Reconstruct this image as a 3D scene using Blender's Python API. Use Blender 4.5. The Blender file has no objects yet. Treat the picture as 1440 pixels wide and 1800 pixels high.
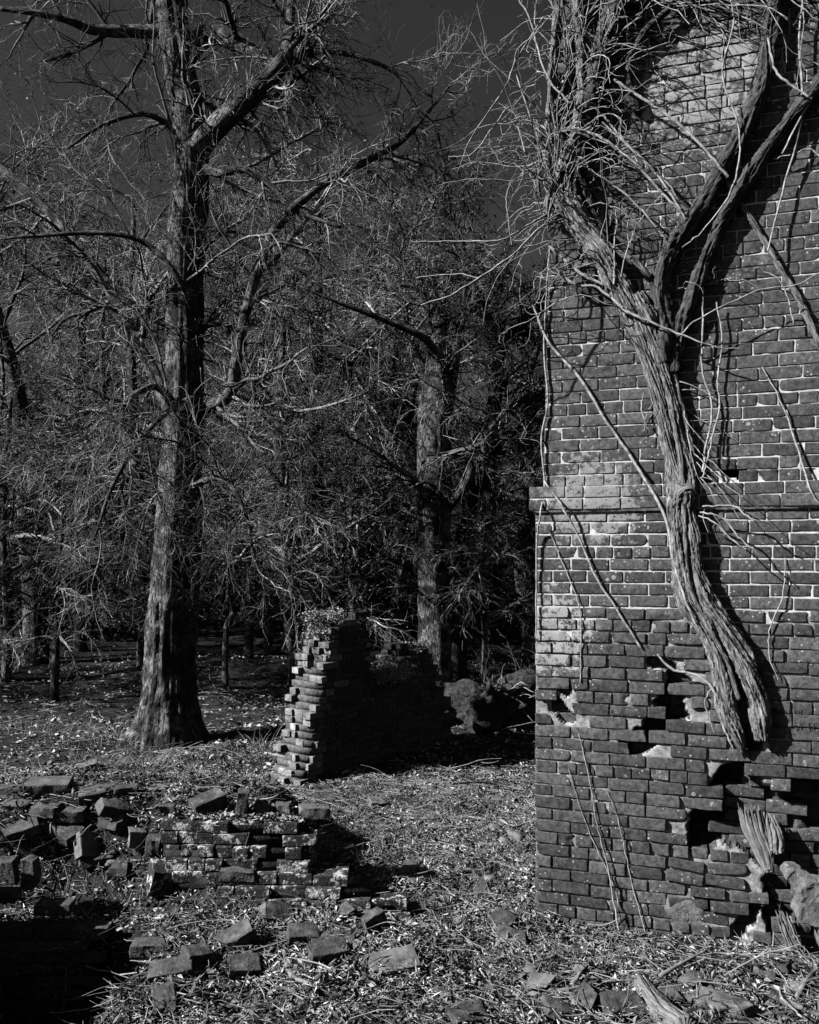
import bpy, math, random
import numpy as np
from mathutils import Vector, Matrix, Euler
S = bpy.context.scene
C = S.collection
R_ = math.radians
rng = np.random.default_rng(7)
random.seed(7)

# ---------------------------------------------------------------- camera, sky, sun, exposure
CAMZ = 2.0
cam_d = bpy.data.cameras.new("camera"); cam = bpy.data.objects.new("camera", cam_d); C.objects.link(cam)
cam.location = (0, 0, CAMZ); cam.rotation_euler = (R_(90), 0, 0)
cam_d.sensor_fit = 'HORIZONTAL'; cam_d.sensor_width = 36; cam_d.lens = 36
cam_d.shift_y = 80/1440; cam_d.clip_start = 0.1; cam_d.clip_end = 3000
S.camera = cam
SUN_EL, SUN_AZ = 35.0, 17.0     # azimuth: degrees from straight left towards the camera
sd = Vector((-math.cos(R_(SUN_AZ))*math.cos(R_(SUN_EL)), -math.sin(R_(SUN_AZ))*math.cos(R_(SUN_EL)), math.sin(R_(SUN_EL))))
FILTER = .42    # factor of the deep red filter
W = bpy.data.worlds.new("World"); S.world = W; W.use_nodes = True
nt = W.node_tree; nt.nodes.clear()
sky = nt.nodes.new('ShaderNodeTexSky'); sky.sky_type = 'NISHITA'; sky.sun_disc = False
sky.sun_elevation = R_(SUN_EL); sky.sun_rotation = math.atan2(sd.x, sd.y)
sep = nt.nodes.new('ShaderNodeSeparateColor'); bg = nt.nodes.new('ShaderNodeBackground'); out = nt.nodes.new('ShaderNodeOutputWorld')
nt.links.new(sky.outputs[0], sep.inputs[0]); fl = nt.nodes.new('ShaderNodeMath'); fl.operation = 'MULTIPLY'; fl.inputs[1].default_value = FILTER
nt.links.new(sep.outputs[0], fl.inputs[0]); nt.links.new(fl.outputs[0], bg.inputs[0]); nt.links.new(bg.outputs[0], out.inputs[0])
bg.inputs[1].default_value = 0.05    # black-and-white film behind a red filter: only the sky's red light counts
sl = bpy.data.lights.new("sun", 'SUN'); sl.energy = 5.0; sl.angle = R_(0.5)
so = bpy.data.objects.new("sun", sl); C.objects.link(so); so.rotation_euler = sd.to_track_quat('Z', 'Y').to_euler()
so.location = (-10, -3, 12)
S.render.engine = 'CYCLES'
S.view_settings.view_transform = 'Standard'; S.view_settings.look = 'None'
S.view_settings.exposure = 0.65; S.view_settings.gamma = 1.0; S.view_settings.use_curve_mapping = False
S.cycles.max_bounces = 4; S.cycles.diffuse_bounces = 0; S.cycles.transparent_max_bounces = 4

# ---------------------------------------------------------------- helpers
def at(px, py, Y):
    return np.array([(px-720)/1440*Y, Y, CAMZ-(py-980)/1440*Y])
def tag(o, label=None, cat=None, group=None, kind=None):
    if label: o['label'] = label
    if cat: o['category'] = cat
    if group: o['group'] = group
    if kind: o['kind'] = kind
    return o
def empty(name, loc, label, cat, group=None):
    o = bpy.data.objects.new(name, None); o.empty_display_size = .1; C.objects.link(o); o.location = loc
    return tag(o, label, cat, group)
def mesh(name, V, F, mat, smooth=False, uv=None):
    """F: list of int arrays (n,3) or (n,4)"""
    m = bpy.data.meshes.new(name)
    if not isinstance(F, (list, tuple)): F = [F]
    F = [np.asarray(f, dtype=np.int64) for f in F if len(f)]
    V = np.asarray(V, dtype=np.float32)
    m.vertices.add(len(V)); m.vertices.foreach_set('co', V.ravel())
    loops = np.concatenate([f.ravel() for f in F]); sizes = np.concatenate([np.full(len(f), f.shape[1]) for f in F])
    m.loops.add(len(loops)); m.loops.foreach_set('vertex_index', loops.astype(np.int32))
    starts = np.concatenate([[0], np.cumsum(sizes)[:-1]])
    m.polygons.add(len(sizes)); m.polygons.foreach_set('loop_start', starts.astype(np.int32))
    if smooth: m.polygons.foreach_set('use_smooth', np.ones(len(sizes), dtype=bool))
    if uv is not None:
        l = m.uv_layers.new(name='uv'); l.data.foreach_set('uv', np.asarray(uv, dtype=np.float32)[loops].ravel())
    m.update(calc_edges=True); m.materials.append(mat)
    return m
def obj(name, me, parent=None, M=None):
    o = bpy.data.objects.new(name, me); C.objects.link(o)
    if parent is not None: o.parent = parent
    if M is not None: o.matrix_basis = M
    return o
class Acc:
    def __init__(s): s.V = []; s.F = {3: [], 4: []}; s.U = []; s.n = 0
    def add(s, V, F, uv=None):
        V = np.asarray(V, float).reshape(-1, 3)
        for f in (F if isinstance(F, (list, tuple)) else [F]):
            f = np.asarray(f)
            if len(f): s.F[f.shape[1]].append(f + s.n)
        s.V.append(V); s.n += len(V)
        s.U.append(uv if uv is not None else np.zeros((len(V), 2)))
    def build(s, name, mat, parent=None, smooth=False, base=None, uv=False):
        V = np.concatenate(s.V)
        if base is not None: V = V - np.asarray(base)
        F = [np.concatenate(s.F[k]) for k in (3, 4) if s.F[k]]
        return obj(name, mesh(name, V, F, mat, smooth, np.concatenate(s.U) if uv else None), parent)
def nrm(a): return a/np.maximum(np.linalg.norm(a, axis=-1, keepdims=True), 1e-9)
# smooth value noise on a hashed lattice
_T = np.random.default_rng(99).random(65536)
def vnoise(x, y, z=0.0):
    x, y, z = np.broadcast_arrays(np.asarray(x, float), y, z)
    xi, yi, zi = np.floor(x).astype(np.int64), np.floor(y).astype(np.int64), np.floor(z).astype(np.int64)
    fx, fy, fz = x-xi, y-yi, z-zi
    sx, sy, sz = [f*f*(3-2*f) for f in (fx, fy, fz)]
    h = lambda a, b, c: _T[(a*73856093 ^ b*19349663 ^ c*83492791) & 65535]
    r = 0
    for dx in (0, 1):
        for dy in (0, 1):
            for dz in (0, 1):
                w = (sx if dx else 1-sx)*(sy if dy else 1-sy)*(sz if dz else 1-sz)
                r = r + w*h(xi+dx, yi+dy, zi+dz)
    return r*2-1
def fbm(x, y, z=0.0, o=4):
    r = 0; a = .5
    for i in range(o):
        r = r + a*vnoise(x*2**i+i*17.3, y*2**i+i*7.7, z*2**i); a *= .5
    return r
def tubes(P, R, sides):
    """P (n,k,3), R (n,k) -> verts, quads, open tapering tubes"""
    n, k, _ = P.shape
    T = np.empty_like(P); T[:, 1:-1] = P[:, 2:]-P[:, :-2]; T[:, 0] = P[:, 1]-P[:, 0]; T[:, -1] = P[:, -1]-P[:, -2]
    T = nrm(T); mean = nrm(P[:, -1]-P[:, 0]+1e-6)
    ref = np.where(np.abs(mean[:, 2:3]) > .8, np.array([[1., 0, 0]]), np.array([[0, 0, 1.]]))[:, None, :]
    A = nrm(np.cross(T, ref)); B = np.cross(A, T)
    th = np.arange(sides)*2*np.pi/sides
    V = P[:, :, None, :] + R[:, :, None, None]*(A[:, :, None, :]*np.cos(th)[None, None, :, None]+B[:, :, None, :]*np.sin(th)[None, None, :, None])
    idx = np.arange(n*k*sides).reshape(n, k, sides)
    a = idx[:, :-1, :]; b = idx[:, 1:, :]
    Q = np.stack([a, np.roll(a, -1, 2), np.roll(b, -1, 2), b], -1).reshape(-1, 4)
    return V.reshape(-1, 3), Q
def catmull(P, n):
    P = np.asarray(P, float); m = len(P)
    Q = np.vstack([2*P[0]-P[1], P, 2*P[-1]-P[-2]])
    t = np.linspace(0, m-1, n); i = np.minimum(t.astype(int), m-2); f = (t-i)[:, None]
    p0, p1, p2, p3 = Q[i], Q[i+1], Q[i+2], Q[i+3]
    return .5*((2*p1)+(-p0+p2)*f+(2*p0-5*p1+4*p2-p3)*f**2+(-p0+3*p1-3*p2+p3)*f**3)
def hero(acc, PR, sides=32, seg=.02, amp=.12, lobes=8, flare=None, seed=0, twist=1.5, gnarl=.15, cap=True, stretch=6.0, fine=0.):
    """one bark-ridged limb through points (x,y,z,r) with grooves running along it"""
    PR = np.asarray(PR, float)
    L = np.sum(np.linalg.norm(np.diff(PR[:, :3], axis=0), axis=1)); n = max(6, int(L/seg))
    D = catmull(PR, n); P = D[:, :3]; r = np.maximum(D[:, 3], 0.001)
    s = np.concatenate([[0], np.cumsum(np.linalg.norm(np.diff(P, axis=0), axis=1))])
    T = nrm(np.gradient(P, axis=0)); A = np.empty_like(P)
    a = np.cross(T[0], [0.3, 1, .1]); a /= np.linalg.norm(a)
    for i in range(n):
        a = a-T[i]*np.dot(a, T[i]); a /= np.linalg.norm(a); A[i] = a
    B = np.cross(T, A); th = np.arange(sides)*2*np.pi/sides
    TH, SS = np.meshgrid(th, s)
    rm = float(np.mean(r)); tw = TH+twist*SS
    cx, cy = np.cos(tw)*lobes/2.5, np.sin(tw)*lobes/2.5
    g = vnoise(cx+seed*3.1, cy+9, SS/(rm*stretch)); g2 = vnoise(cx*2.3+seed, cy*2.3+4, SS/(rm*stretch*.5))
    lump = vnoise(np.cos(TH)*1.1+seed, np.sin(TH)*1.1, SS/(rm*3.0)+seed)
    RR = r[:, None]*(1+amp*(1-2*np.abs(g))+amp*.5*g2+gnarl*lump)
    if fine: RR = RR + r[:, None]*fine*vnoise(cx*6, cy*6, SS/(rm*.6))
    if flare is not None:
        h, k, ph = flare; e = np.exp(-SS/h)
        RR = RR*(1+e*(k+k*1.1*np.cos(5*TH+ph)*np.cos(2*TH+ph*2)+.3*k*np.cos(9*TH)))
    V = P[:, None, :]+RR[..., None]*(A[:, None, :]*np.cos(th)[None, :, None]+B[:, None, :]*np.sin(th)[None, :, None])
    idx = np.arange(n*sides).reshape(n, sides); a_, b_ = idx[:-1], idx[1:]
    Q = np.stack([a_, np.roll(a_, -1, 1), np.roll(b_, -1, 1), b_], -1).reshape(-1, 4)
    V = V.reshape(-1, 3); uv = np.stack([np.minimum(TH, 2*np.pi-TH)*rm, SS], -1).reshape(-1, 2)
    F = [Q]
    if cap:
        c0, c1 = len(V), len(V)+1
        V = np.vstack([V, P[0]-T[0]*r[0]*.15, P[-1]+T[-1]*r[-1]*.15]); uv = np.vstack([uv, [0, 0], [0, s[-1]]])
        i0, i1 = idx[0], idx[-1]
        F.append(np.vstack([np.stack([np.roll(i0, -1), i0, np.full(sides, c0)], -1), np.stack([i1, np.roll(i1, -1), np.full(sides, c1)], -1)]))
    acc.add(V, F, uv)
    return P, r
def spawn(P, R, n, ln, ang, k, wig, bias, rr, tmin=.2, rmin=.003, g=None, power=1.0):
    """n children grown from parents P (m,kp,3): random walks with wiggle and a pull along bias"""
    g = g or rng; m, kp, _ = P.shape
    L = np.linalg.norm(np.diff(P, axis=1), axis=2).sum(1); i = g.choice(m, n, p=L**power/np.sum(L**power))
    t = (tmin+(1-tmin)*g.random(n))*(kp-1); j = np.minimum(t.astype(int), kp-2); f = (t-j)[:, None]
    p0 = P[i, j]*(1-f)+P[i, j+1]*f; tan = nrm(P[i, j+1]-P[i, j]); r0 = R[i, j]*(1-f[:, 0])+R[i, j+1]*f[:, 0]
    per = nrm(np.cross(tan, g.normal(size=(n, 3)))); A = R_(1)*(ang[0]+(ang[1]-ang[0])*g.random(n))[:, None]
    d = nrm(tan*np.cos(A)+per*np.sin(A)); l = (ln[0]+(ln[1]-ln[0])*g.random(n)**1.5)*(1-.45*t/(kp-1))
    out_ = np.empty((n, k, 3)); out_[:, 0] = p0; b = np.asarray(bias, float)
    for q in range(1, k):
        d = nrm(d+wig*g.normal(size=(n, 3))+b/k); out_[:, q] = out_[:, q-1]+d*(l/(k-1))[:, None]
    r1 = np.maximum(np.minimum(r0*rr, l*.03), rmin)
    RR = r1[:, None]*np.linspace(1, .35, k)[None]; RR = np.maximum(RR, rmin*.5)
    return out_, RR
def leafmesh(p, size, g, flat=0.0, curl=.3, aspect=.45):
    """curled pointed leaves: 4 triangles each"""
    n = len(p); a = g.random(n)*2*np.pi
    d = np.stack([np.cos(a), np.sin(a), g.normal(size=n)*(1-flat)*.8], 1); d = nrm(d)
    u = nrm(np.cross(d, nrm(np.array([0, 0, 1.])+g.normal(size=(n, 3))*(1-flat)*.9))); w = np.cross(u, d)
    s = size[:, None]; c = (g.random(n)*2-.6)[:, None]*curl
    v0 = p-d*s*.5; v1 = p+d*s*.5+w*s*c*.5; v2 = p+u*s*aspect*.5+w*s*c*.6+d*s*.05*g.normal(size=(n, 1)); v3 = p-u*s*aspect*.5+w*s*c*.6; v4 = p+w*s*c*.1
    V = np.stack([v0, v1, v2, v3, v4], 1).reshape(-1, 3); i = np.arange(n)[:, None]*5
    F = np.concatenate([i+np.array([[0, 2, 4]]), i+np.array([[2, 1, 4]]), i+np.array([[1, 3, 4]]), i+np.array([[3, 0, 4]])])
    return V, F

# ---------------------------------------------------------------- materials (black-and-white photograph: neutral greys)
def mat(name, lo, hi, scale=8, coord='obj', stretch=(1, 1, 1), bump=.5, bdist=.01, rough=.9, rnd=0.0, rmode='obj', spots=None, patch=None, detail=8, curve=(.35, .65), fine=None, mott=None):
    m = bpy.data.materials.new(name); m.use_nodes = True; N = m.node_tree.nodes; L = m.node_tree.links
    b = N['Principled BSDF']; b.inputs['Roughness'].default_value = rough; b.inputs['Specular IOR Level'].default_value = .25
    def math_(op, a, c=None, d=None):
        x = N.new('ShaderNodeMath'); x.operation = op
        for k_, v in enumerate((a, c, d)):
            if v is None: continue
            if isinstance(v, (int, float)): x.inputs[k_].default_value = v
            else: L.new(v, x.inputs[k_])
        return x.outputs[0]
    if coord == 'uv': co = N.new('ShaderNodeUVMap').outputs[0]
    elif coord == 'world': co = N.new('ShaderNodeNewGeometry').outputs['Position']
    else: co = N.new('ShaderNodeTexCoord').outputs['Object']
    if coord == 'obj' and rmode == 'obj':
        oi = N.new('ShaderNodeObjectInfo'); va = N.new('ShaderNodeVectorMath'); va.operation = 'ADD'
        L.new(co, va.inputs[0]); cx = N.new('ShaderNodeCombineXYZ'); mm = math_('MULTIPLY', oi.outputs['Random'], 37.0)
        L.new(mm, cx.inputs[0]); L.new(mm, cx.inputs[2]); L.new(cx.outputs[0], va.inputs[1]); co = va.outputs[0]
    mp = N.new('ShaderNodeMapping'); mp.inputs['Scale'].default_value = stretch; L.new(co, mp.inputs[0])
    nz = N.new('ShaderNodeTexNoise'); nz.inputs['Scale'].default_value = scale; nz.inputs['Detail'].default_value = detail; nz.inputs['Roughness'].default_value = .65
    L.new(mp.outputs[0], nz.inputs['Vector'])
    mr = N.new('ShaderNodeMapRange'); mr.inputs[1].default_value = curve[0]; mr.inputs[2].default_value = curve[1]; mr.inputs[3].default_value = lo; mr.inputs[4].default_value = hi
    L.new(nz.outputs[0], mr.inputs[0]); col = mr.outputs[0]
    if rnd:
        if rmode == 'obj': r = N.new('ShaderNodeObjectInfo').outputs['Random']
        else: r = N.new('ShaderNodeNewGeometry').outputs['Random Per Island']
        rr = N.new('ShaderNodeMapRange'); rr.inputs[3].default_value = 1-rnd; rr.inputs[4].default_value = 1+rnd*1.3; L.new(r, rr.inputs[0])
        col = math_('MULTIPLY', col, rr.outputs[0])
    geo = N.new('ShaderNodeNewGeometry').outputs['Position']
    if mott:
        n5 = N.new('ShaderNodeTexNoise'); n5.inputs['Scale'].default_value = mott; n5.inputs['Detail'].default_value = 6; L.new(geo, n5.inputs['Vector'])
        k5 = N.new('ShaderNodeMapRange'); k5.inputs[1].default_value = .42; k5.inputs[2].default_value = .60; k5.inputs[3].default_value = .22; k5.inputs[4].default_value = 1.15; L.new(n5.outputs[0], k5.inputs[0]); col = math_('MULTIPLY', col, k5.outputs[0])
    for sp in (spots or []):       # (scale, threshold, value, coverage scale, coverage threshold)
        vo = N.new('ShaderNodeTexVoronoi'); vo.inputs['Scale'].default_value = sp[0]; L.new(geo, vo.inputs['Vector'])
        n2 = N.new('ShaderNodeTexNoise'); n2.inputs['Scale'].default_value = sp[3]; L.new(geo, n2.inputs['Vector'])
        sc_ = N.new('ShaderNodeSeparateColor'); L.new(vo.outputs['Color'], sc_.inputs[0]); k1 = math_('LESS_THAN', vo.outputs['Distance'], math_('MULTIPLY', math_('POWER', sc_.outputs[0], 4.0), sp[1]*2.2)); k2 = math_('GREATER_THAN', n2.outputs[0], sp[4])
        k = math_('MULTIPLY', k1, k2); mx = N.new('ShaderNodeMix'); L.new(k, mx.inputs[0]); L.new(col, mx.inputs[2]); mx.inputs[3].default_value = sp[2]
        col = mx.outputs[0]
    for pt in (patch or []):       # (noise scale, lo, hi, value, mask centre, mask radius) lichen crusts of their own shape
        n3 = N.new('ShaderNodeTexNoise'); n3.inputs['Scale'].default_value = pt[0]; n3.inputs['Detail'].default_value = 10; n3.inputs['Roughness'].default_value = .75; L.new(geo, n3.inputs['Vector'])
        v = n3.outputs[0]
        if len(pt) > 4 and pt[4] is not None:
            ds = N.new('ShaderNodeVectorMath'); ds.operation = 'DISTANCE'; L.new(geo, ds.inputs[0]); ds.inputs[1].default_value = pt[4]
            k = N.new('ShaderNodeMapRange'); k.inputs[1].default_value = pt[5]*.3; k.inputs[2].default_value = pt[5]; k.inputs[3].default_value = .12; k.inputs[4].default_value = -.3
            L.new(ds.outputs['Value'], k.inputs[0]); v = math_('ADD', v, k.outputs[0])
        k = N.new('ShaderNodeMapRange'); k.inputs[1].default_value = pt[1]; k.inputs[2].default_value = pt[2]; L.new(v, k.inputs[0])
        mx = N.new('ShaderNodeMix'); L.new(k.outputs[0], mx.inputs[0]); L.new(col, mx.inputs[2]); mx.inputs[3].default_value = pt[3]; col = mx.outputs[0]
    cc = N.new('ShaderNodeCombineColor')
    for k in range(3): L.new(col, cc.inputs[k])
    L.new(cc.outputs[0], b.inputs['Base Color'])
    if bump:
        h = nz.outputs[0]
        if fine:
            n4 = N.new('ShaderNodeTexNoise'); n4.inputs['Scale'].default_value = fine; n4.inputs['Detail'].default_value = 4; L.new(mp.outputs[0], n4.inputs['Vector'])
            h = math_('ADD', math_('MULTIPLY', h, .45), math_('MULTIPLY', n4.outputs[0], .6))
        bp = N.new('ShaderNodeBump'); bp.inputs['Strength'].default_value = bump; bp.inputs['Distance'].default_value = bdist
        L.new(h, bp.inputs['Height']); L.new(bp.outputs[0], b.inputs['Normal'])
    return m
YAW = R_(18); U0 = np.array([0.6875, 4.5, 0.]); UD = np.array([math.cos(YAW), -math.sin(YAW), 0.]); ND = np.array([-math.sin(YAW), -math.cos(YAW), 0.])
def wallpt(px, py, off=0.0):
    """where the sight line of a pixel meets the tower's front plane, off metres out from it"""
    d = np.array([(px-720)/1440, 1.0, -(py-980)/1440]); o = np.array([0, 0, CAMZ])
    base = U0+ND*off; t = np.dot(base-o, ND)/np.dot(d, ND)
    return o+d*t
def wall_uz(px, py):
    p = wallpt(px, py); return float(np.dot(p-U0, UD)), float(p[2])
lich_c = tuple(float(v) for v in wallpt(1240, 130)); lich_c2 = tuple(float(v) for v in wallpt(965, 1110)); lich_c3 = tuple(float(v) for v in wallpt(1040, 880))
M_brick = mat('brick', .035, .135, 40, bump=.8, bdist=.004, rnd=.35, fine=110,
              spots=[(70, .20, .40, 5, .53), (34, .2, .34, 3, .60)],
              patch=[(6, .55, .72, .02), (60, .60, .70, .22), (22, .62, .70, .40), (16, .56, .60, .36, lich_c, .75), (24, .55, .60, .40, lich_c2, .5), (30, .53, .6, .32, lich_c3, .55)])
M_brickj = mat('brick_joined', .035, .135, 40, coord='world', bump=.8, bdist=.004, rnd=.35, rmode='isl', fine=110,
              spots=[(70, .20, .40, 5, .53), (34, .2, .34, 3, .60)],
              patch=[(6, .55, .72, .02), (60, .60, .70, .22), (22, .62, .70, .40), (16, .56, .60, .36, lich_c, .75), (24, .55, .60, .40, lich_c2, .5), (30, .53, .6, .32, lich_c3, .55)])
M_mortar = mat('lime_mortar', .50, .80, 30, coord='world', bump=.8, bdist=.005, patch=[(5, .55, .72, .14)])
M_mortar2 = mat('weathered_mortar', .14, .5, 30, coord='world', bump=.8, bdist=.006)
M_plaster = mat('old_plaster', .10, .24, 14, coord='world', bump=1, bdist=.012, fine=60)
M_inner = mat('inner_rubble', .03, .16, 22, coord='world', bump=1, bdist=.02)
M_ruin_sunlit = mat('ruin_brick_sunlit', .12, .38, 20, bump=.9, bdist=.012, rnd=.5, fine=80, patch=[(30, .56, .64, .5)])  # sun on the wall's broken end is put into this lighter brick colour
M_low = mat('lichened_brick', .02, .055, 20, bump=.9, bdist=.012, rnd=.4, fine=80, patch=[(16, .525, .56, .6), (55, .60, .66, .4)])  # dark brick tone under white lichen blotches
M_loose = mat('loose_brick', .035, .12, 22, bump=.9, bdist=.01, rnd=.35, fine=70, patch=[(9, .50, .66, .20), (26, .62, .70, .4)])
M_pale = mat('pale_block', .12, .26, 16, bump=.8, bdist=.008, rnd=.2, fine=70)
M_vine = mat('vine_bark', .03, .56, 16, coord='uv', stretch=(12, .7, 1), bump=1.0, bdist=.03, curve=(.40, .62))
M_vined = mat('shaggy_dark_bark', .008, .15, 14, coord='uv', stretch=(9, 1, 1), bump=1.0, bdist=.012)
M_tend = mat('tendril_bark', .14, .55, 30, coord='world', bump=.2)
M_bark = mat('oak_bark', .012, .38, 15, coord='uv', stretch=(4.5, .9, 1), bump=1.0, bdist=.04, curve=(.40, .64), mott=6)
M_barkd = mat('dark_bark', .015, .07, 7, coord='uv', stretch=(6, 1.3, 1), bump=1.0, bdist=.03)
M_twig = mat('twig_bark', .12, .46, 10, coord='world', bump=0, mott=1.1, rnd=.5, rmode='isl')
M_twigd = mat('far_twig_bark', .06, .22, 6, coord='world', bump=0, mott=.8, rnd=.6, rmode='isl')
M_ever = mat('evergreen_leaf', .02, .055, 3, coord='world', bump=0, rnd=.5, rmode='isl', rough=.6)
M_bud = mat('bud_leaf', .08, .36, 3, coord='world', bump=0, mott=.9, rnd=.6, rmode='isl')
M_leaf = mat('dry_leaf', .03, .6, 2.5, coord='world', bump=0, rnd=.85, rmode='isl', rough=.7)
M_leafb = mat('brown_leaf', .03, .22, 2.5, coord='world', bump=0, rnd=.8, rmode='isl', rough=.7)
M_soil = mat('soil', .01, .04, 9, coord='world', bump=1, bdist=.02, fine=60)
M_rub = mat('rubble', .02, .16, 9, coord='world', bump=0, rnd=.7, rmode='isl')
M_stick = mat('dead_wood', .10, .38, 14, coord='world', bump=.3, rnd=.5, rmode='isl')
M_wood = mat('weathered_wood', .08, .32, 9, coord='uv', stretch=(14, 1.2, 1), bump=1.0, bdist=.012, curve=(.35, .6))
M_groove = mat('carved_groove', .015, .03, 20, coord='world', bump=0)
M_stone = mat('lichened_stone', .08, .24, 10, bump=.9, bdist=.01, patch=[(14, .52, .6, .26)], fine=60)
M_moss = mat('hanging_moss', .04, .12, 6, coord='world', bump=0, rnd=.5, rmode='isl')

# ---------------------------------------------------------------- ground
def sm(a, b, x): t = np.clip((x-a)/(b-a), 0, 1); return t*t*(3-2*t)
def terrain(x, y):
    x = np.asarray(x, float); y = np.asarray(y, float)
    h = .06*fbm(x*.8, y*.8)+.085*fbm(x*2.6+5, y*2.6, 0, 3)
    h = h+.46*sm(4.55, 4.95, y+.15*vnoise(x*2, y*2))*(1-sm(5.3, 6.7, y))*(1-sm(-1.0, -.45, x))      # rubble bank behind the low wall
    h = h+.06*sm(4.6, 5.4, y)*(1-sm(6, 8, y))
    h = h-.75*(1-sm(-1.62, -1.32, x+.05*vnoise(x*4, y*4)))*(1-sm(4.28, 4.46, y))*sm(1.5, 2.2, y)      # sunken corner, lower left
    h = h+.10*sm(9, 14, y)+.35*sm(14, 30, y)
    h = h+.35*np.exp(-((x+2.9)/1.6)**2-((y-13.2)/.9)**2)
    return h
def axis(lo, hi, step, far0, far1, n):
    a = np.arange(lo, hi, step); g = 1.0
    up = hi+np.geomspace(step, far1-hi, n); dn = lo-np.geomspace(step, lo-far0, n)[::-1]
    return np.concatenate([dn, a, up])
gx = axis(-3.2, 3.0, .03, -220, 220, 44); gy = axis(2.2, 9.0, .03, -60, 400, 50)
X, Y = np.meshgrid(gx, gy); Z = terrain(X, Y)
Z = Z+np.where(np.abs(X) < 6, 1, .0)*.012*vnoise(X*14, Y*14)
idx = np.arange(X.size).reshape(X.shape)
Q = np.stack([idx[:-1, :-1], idx[:-1, 1:], idx[1:, 1:], idx[1:, :-1]], -1).reshape(-1, 4)
tag(obj('ground', mesh('ground', np.stack([X, Y, Z], -1).reshape(-1, 3), Q, M_soil, True)), kind='structure')
def ground_at(px, py):
    d = np.array([(px-720)/1440, 1.0, -(py-980)/1440]); t = 2.5
    while t < 60:
        p = np.array([0, 0, CAMZ])+d*t
        if p[2] < float(terrain(p[0], p[1])): break
        t += .01
    return p

# ---------------------------------------------------------------- brick shapes shared by all masonry
def brick_verts(lx, ly, lz, g, chip=.0045, rough=.0008, nx=10, ny=3, nz=4):
    def ax(n, l): a = np.linspace(0, 1, n+1); a[1] = min(.004/l, a[1]); a[-2] = 1-a[1]; return (a-.5)*l
    xs, ys, zs = ax(nx, lx), ax(ny, ly), ax(nz, lz)
    I = np.arange((nx+1)*(ny+1)*(nz+1)).reshape(nx+1, ny+1, nz+1)
    P = np.stack(np.meshgrid(xs, ys, zs, indexing='ij'), -1).reshape(-1, 3)
    def q(a, flip):
        f = np.stack([a[:-1, :-1], a[1:, :-1], a[1:, 1:], a[:-1, 1:]], -1).reshape(-1, 4); return f[:, ::-1] if flip else f
    F = np.concatenate([q(I[0], False)[:, ::-1], q(I[-1], False), q(I[:, 0], False), q(I[:, -1], True), q(I[:, :, 0], True), q(I[:, :, -1], False)])
    used = np.unique(F); mp = np.zeros(len(P), int); mp[used] = np.arange(len(used)); P = P[used]; F = mp[F]
    n = P/np.array([lx, ly, lz])*2; e = (np.abs(n) > .98).sum(1)
    P = P-n*np.array([1, 1, 1])*((e >= 2)*.0005+(e == 3)*.0006)[:, None]
    s = g.random(3)*100; sc = 26
    d = np.stack([vnoise(P[:, 0]*sc+s[0], P[:, 1]*sc, P[:, 2]*sc), vnoise(P[:, 0]*sc, P[:, 1]*sc+s[1], P[:, 2]*sc), vnoise(P[:, 0]*sc, P[:, 1]*sc, P[:, 2]*sc+s[2])], 1)
    P = P+d*rough*1.3+g.normal(size=P.shape)*rough*.25
    for _ in range(g.integers(0, 3)):
        c = np.sign(g.normal(size=3))*np.array([lx, ly, lz])/2*np.array([1, 1, 1])
        if g.random() < .5: c[g.integers(0, 2)*2] *= g.random()
        r = chip*(1+2.2*g.random()); w = np.clip(1-np.linalg.norm(P-c, axis=1)/(r*1.6), 0, 1)
        P = P-(c/np.linalg.norm(c))*w[:, None]*r*.75
    return P, F
SL, SH, SD = .192, .0586, .10
gb = np.random.default_rng(5)
STR = [brick_verts(SL, SD, SH, gb) for _ in range(14)]
HDR = [brick_verts(.086, SD, SH, gb, nx=4) for _ in range(10)]
# worn bricks: broken arrises and pitted faces
STR += [brick_verts(SL, SD, SH, gb, chip=.011, rough=.0026, nx=12, nz=5) for _ in range(10)]
HDR += [brick_verts(.086, SD, SH, gb, nx=6, nz=5, chip=.010, rough=.0026) for _ in range(8)]
_mc = {}
def bmesh_for(kind, i, m):
    k = (kind, i, m.name)
    if k not in _mc:
        P, F = (STR if kind == 's' else HDR)[i]; _mc[k] = mesh('brick', P, F, m, False)
    return _mc[k]
def place(kind, i, M, m, parent):
    return obj('brick', bmesh_for(kind, i, m), parent, M)
def bake(acc, kind, i, M):
    P, F = (STR if kind == 's' else HDR)[i]; A = np.array(M)
    acc.add(P@A[:3, :3].T+A[:3, 3], F)
def frame(origin, ex, ey, ez=(0, 0, 1)):
    M = Matrix.Identity(4)
    for r in range(3): M[r][0] = ex[r]; M[r][1] = ey[r]; M[r][2] = ez[r]; M[r][3] = origin[r]
    return M

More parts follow.
